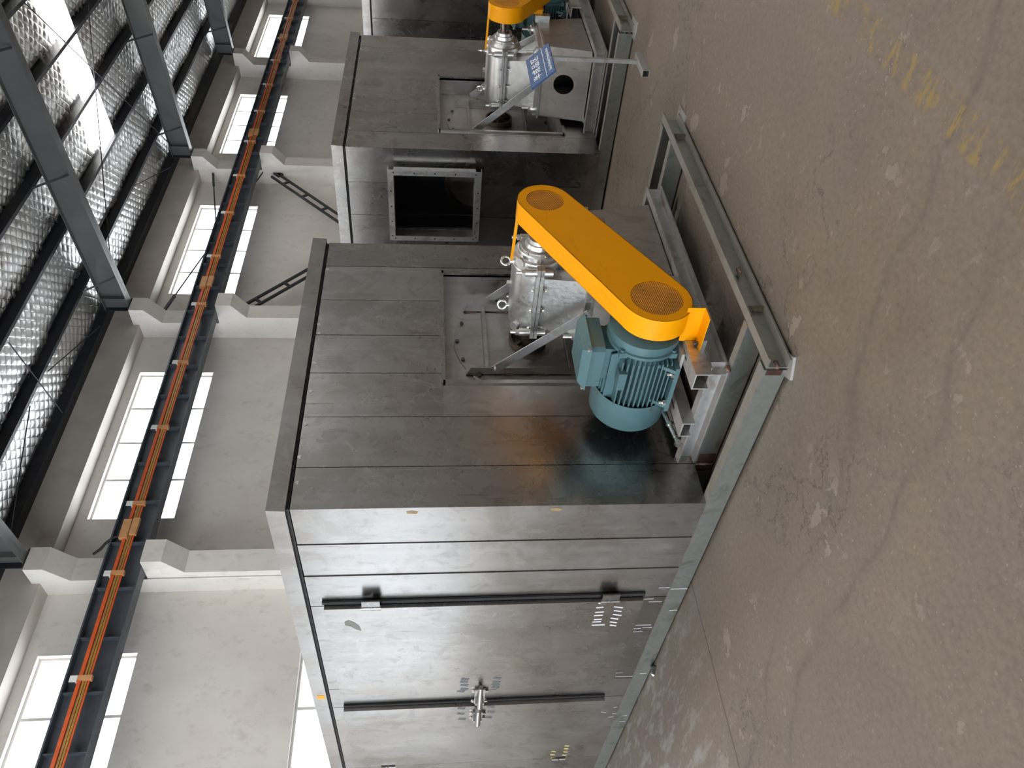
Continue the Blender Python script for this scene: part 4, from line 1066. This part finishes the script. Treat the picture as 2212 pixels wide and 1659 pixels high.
        m = MB(); m.cyl((c.x, GY0 + .016, c.y), (c.x, GY1 - .02, c.y), r * .98, 36); B(m, 'pulley_shade_disc', 'guard_in', o6, 30)  # pulley disc near-black and set forward so the mesh holes look shaded
    # foot bracket and rear strap
    m = MB(); m.box(.447, .451, -.902, -.698, .2315, .318); m.box(.372, .447, -.902, -.698, .2315, .2355); B(m, 'foot_bracket', 'yellow', o6)
    m = MB(); m.hexbolt((.412, -.715, .2355), (0, 0, 1), .012, .012, .01); B(m, 'bracket_bolt', 'darkbolt', o6)
    m = MB(); m.box(.38, .44, -.76, -.69, .207, .2312); B(m, 'bracket_packing', 'bright', o6)
    m = MB(); m.bar((1.352, GY1, 1.028), (1.352, -.46, 1.040), .008, .016); B(m, 'rear_strap', 'yellow', o6)
    # upright channel post from the pedestal to the guard
    m = MB(); m.channel('y', -.0, .0, 0, 0, 0, 0) if False else None
    m = MB(); m.box(1.12, 1.18, -.755, -.75, .56, .72); m.box(1.115, 1.12, -.755, -.70, .56, .72); B(m, 'guard_tab', 'yellow', o6)
    m = MB(); m.box(1.10, 1.16, -.70, -.645, .50, .62); B(m, 'guard_stub', 'bright', o6)

machine(0, 0, False, 1)
machine(3.511, .055, True, 2)

# third cabinet: only its side and cap show past the second one
def cabinet3(ox, oy):
    o = thing('fan_cabinet', 'third steel fan cabinet, farthest, half hidden behind the second', 'cabinet', (ox, oy, 0))
    b = MB(); b.box(.006, BW, .006, BD, ZB, ZT); b.build('inner_shell', 'seam', o)
    ys = [0, .40, .72, 1.04, 1.36, 1.7, 2.1, BD]
    for i in range(len(ys) - 1):
        p = MB(); bow = random.uniform(-.002, .002); p.box(bow if bow > 0 else 0, .0055, ys[i] + .0016, ys[i + 1] - .0016, ZB, ZT - .006); p.build('side_panel', 'sheet', o)
    for i in range(7):
        p = MB(); p.box(SEAMX[i] + .0016, SEAMX[i + 1] - .0016, 0, .0055, ZB, ZT - .006); p.build('front_panel', 'sheet', o)
    p = MB(); p.box(.004, BW, .004, BD, ZT, ZT + .015); p.build('shadow_gap_strip', 'seam', o)
    p = MB(); p.box(-.022, BW + .022, -.022, BD + .022, ZT + .013, ZT + .102); p.build('roof_cap', 'sheet', o)
    o = thing('skid_frame', 'galvanized channel skid frame under the third fan cabinet', 'frame', (ox, oy, 0))
    for a, w, f in ((('y'), -.01, .052), (('y'), 2.1, 2.05)):
        p = MB(); p.channel('y', -.955, BD, w, f, .012, .112); p.build('side_channel', 'galv', o)
    p = MB(); p.channel('x', -.015, 2.105, -.972, -1.02, .012, .112); p.build('front_channel', 'galv', o)
    p = MB(); p.box(-.1, .1, -1.06, -.93, 0, .012); p.box(2.0, 2.15, -1.06, -.93, 0, .012); p.build('foot_plate', 'bright', o)
cabinet3(7.24, .10)

# ================================================================== SIGN STAND
o = thing('sign_stand', 'blue sign with white lettering on a slim post before the second pedestal', 'sign', (3.143, -.876, 0))
b = MB(); b.box(-.19, .10, -.025, .025, 0, .004); b.box(-.19, .10, -.025, .025, .046, .05); b.box(-.19, .10, -.025, -.021, .004, .046); b.box(-.19, .10, .021, .025, .004, .046); b.build('base_tube', 'bright', o)
b = MB(); b.box(-.0125, .0125, -.0125, .0125, .05, .672); b.build('post', 'bright', o)
n = Vector((0, -.15, .135)).normalized(); upv = Vector((0, .135, .15)).normalized(); xv = Vector((1, 0, 0))
c0 = Vector((.0, .054, .735)); R_ = Matrix((xv, upv, n)).transposed().to_4x4(); R_.translation = c0
hw, hh = .222, .101
b = MB(); b.box(-hw, hw, -hh, hh, -.012, 0); b.v = [tuple(R_ @ Vector(v)) for v in b.v]; bd = b.build('board', 'blue', o)
def on(x, y): return R_ @ Matrix.Translation((x, y, .0006))
text_mesh('lettering', '半成品区', .072, 'white', bd, on(0, .030), .0008, 1.08, 1.28)
text_mesh('lettering', 'Semi-Finished Products Area', .032, 'white', bd, on(0, -.072), .0003, .9)
b = MB(); b.box(-hw, hw, -.036, -.032, 0, .0008); b.v = [tuple(R_ @ Vector(v)) for v in b.v]; b.build('white_line', 'white', bd)

# small scrap by the near skid
o = thing('plastic_scrap', 'small torn dark scrap lying against the near skid side', 'scrap', (-.045, 1.78, 0))
b = MB(); b.add([(0, 0, 0), (.03, .05, 0), (.02, .12, .002), (-.02, .09, 0), (.0, .02, .02), (.028, .055, .03), (.01, .10, .012)], [(0, 3, 2, 1), (0, 4, 6, 3), (4, 5, 6), (0, 1, 5, 4), (1, 2, 6, 5), (2, 3, 6)]); b.build('scrap_body', 'rubber', o)
b = MB(); b.add([(-.02, .09, .001), (.02, .12, .003), (.012, .15, .004), (-.015, .13, .002), (0, .11, .02)], [(0, 1, 4), (1, 2, 4), (2, 3, 4), (3, 0, 4), (0, 3, 2, 1)]); b.build('scrap_tip', 'white', o)
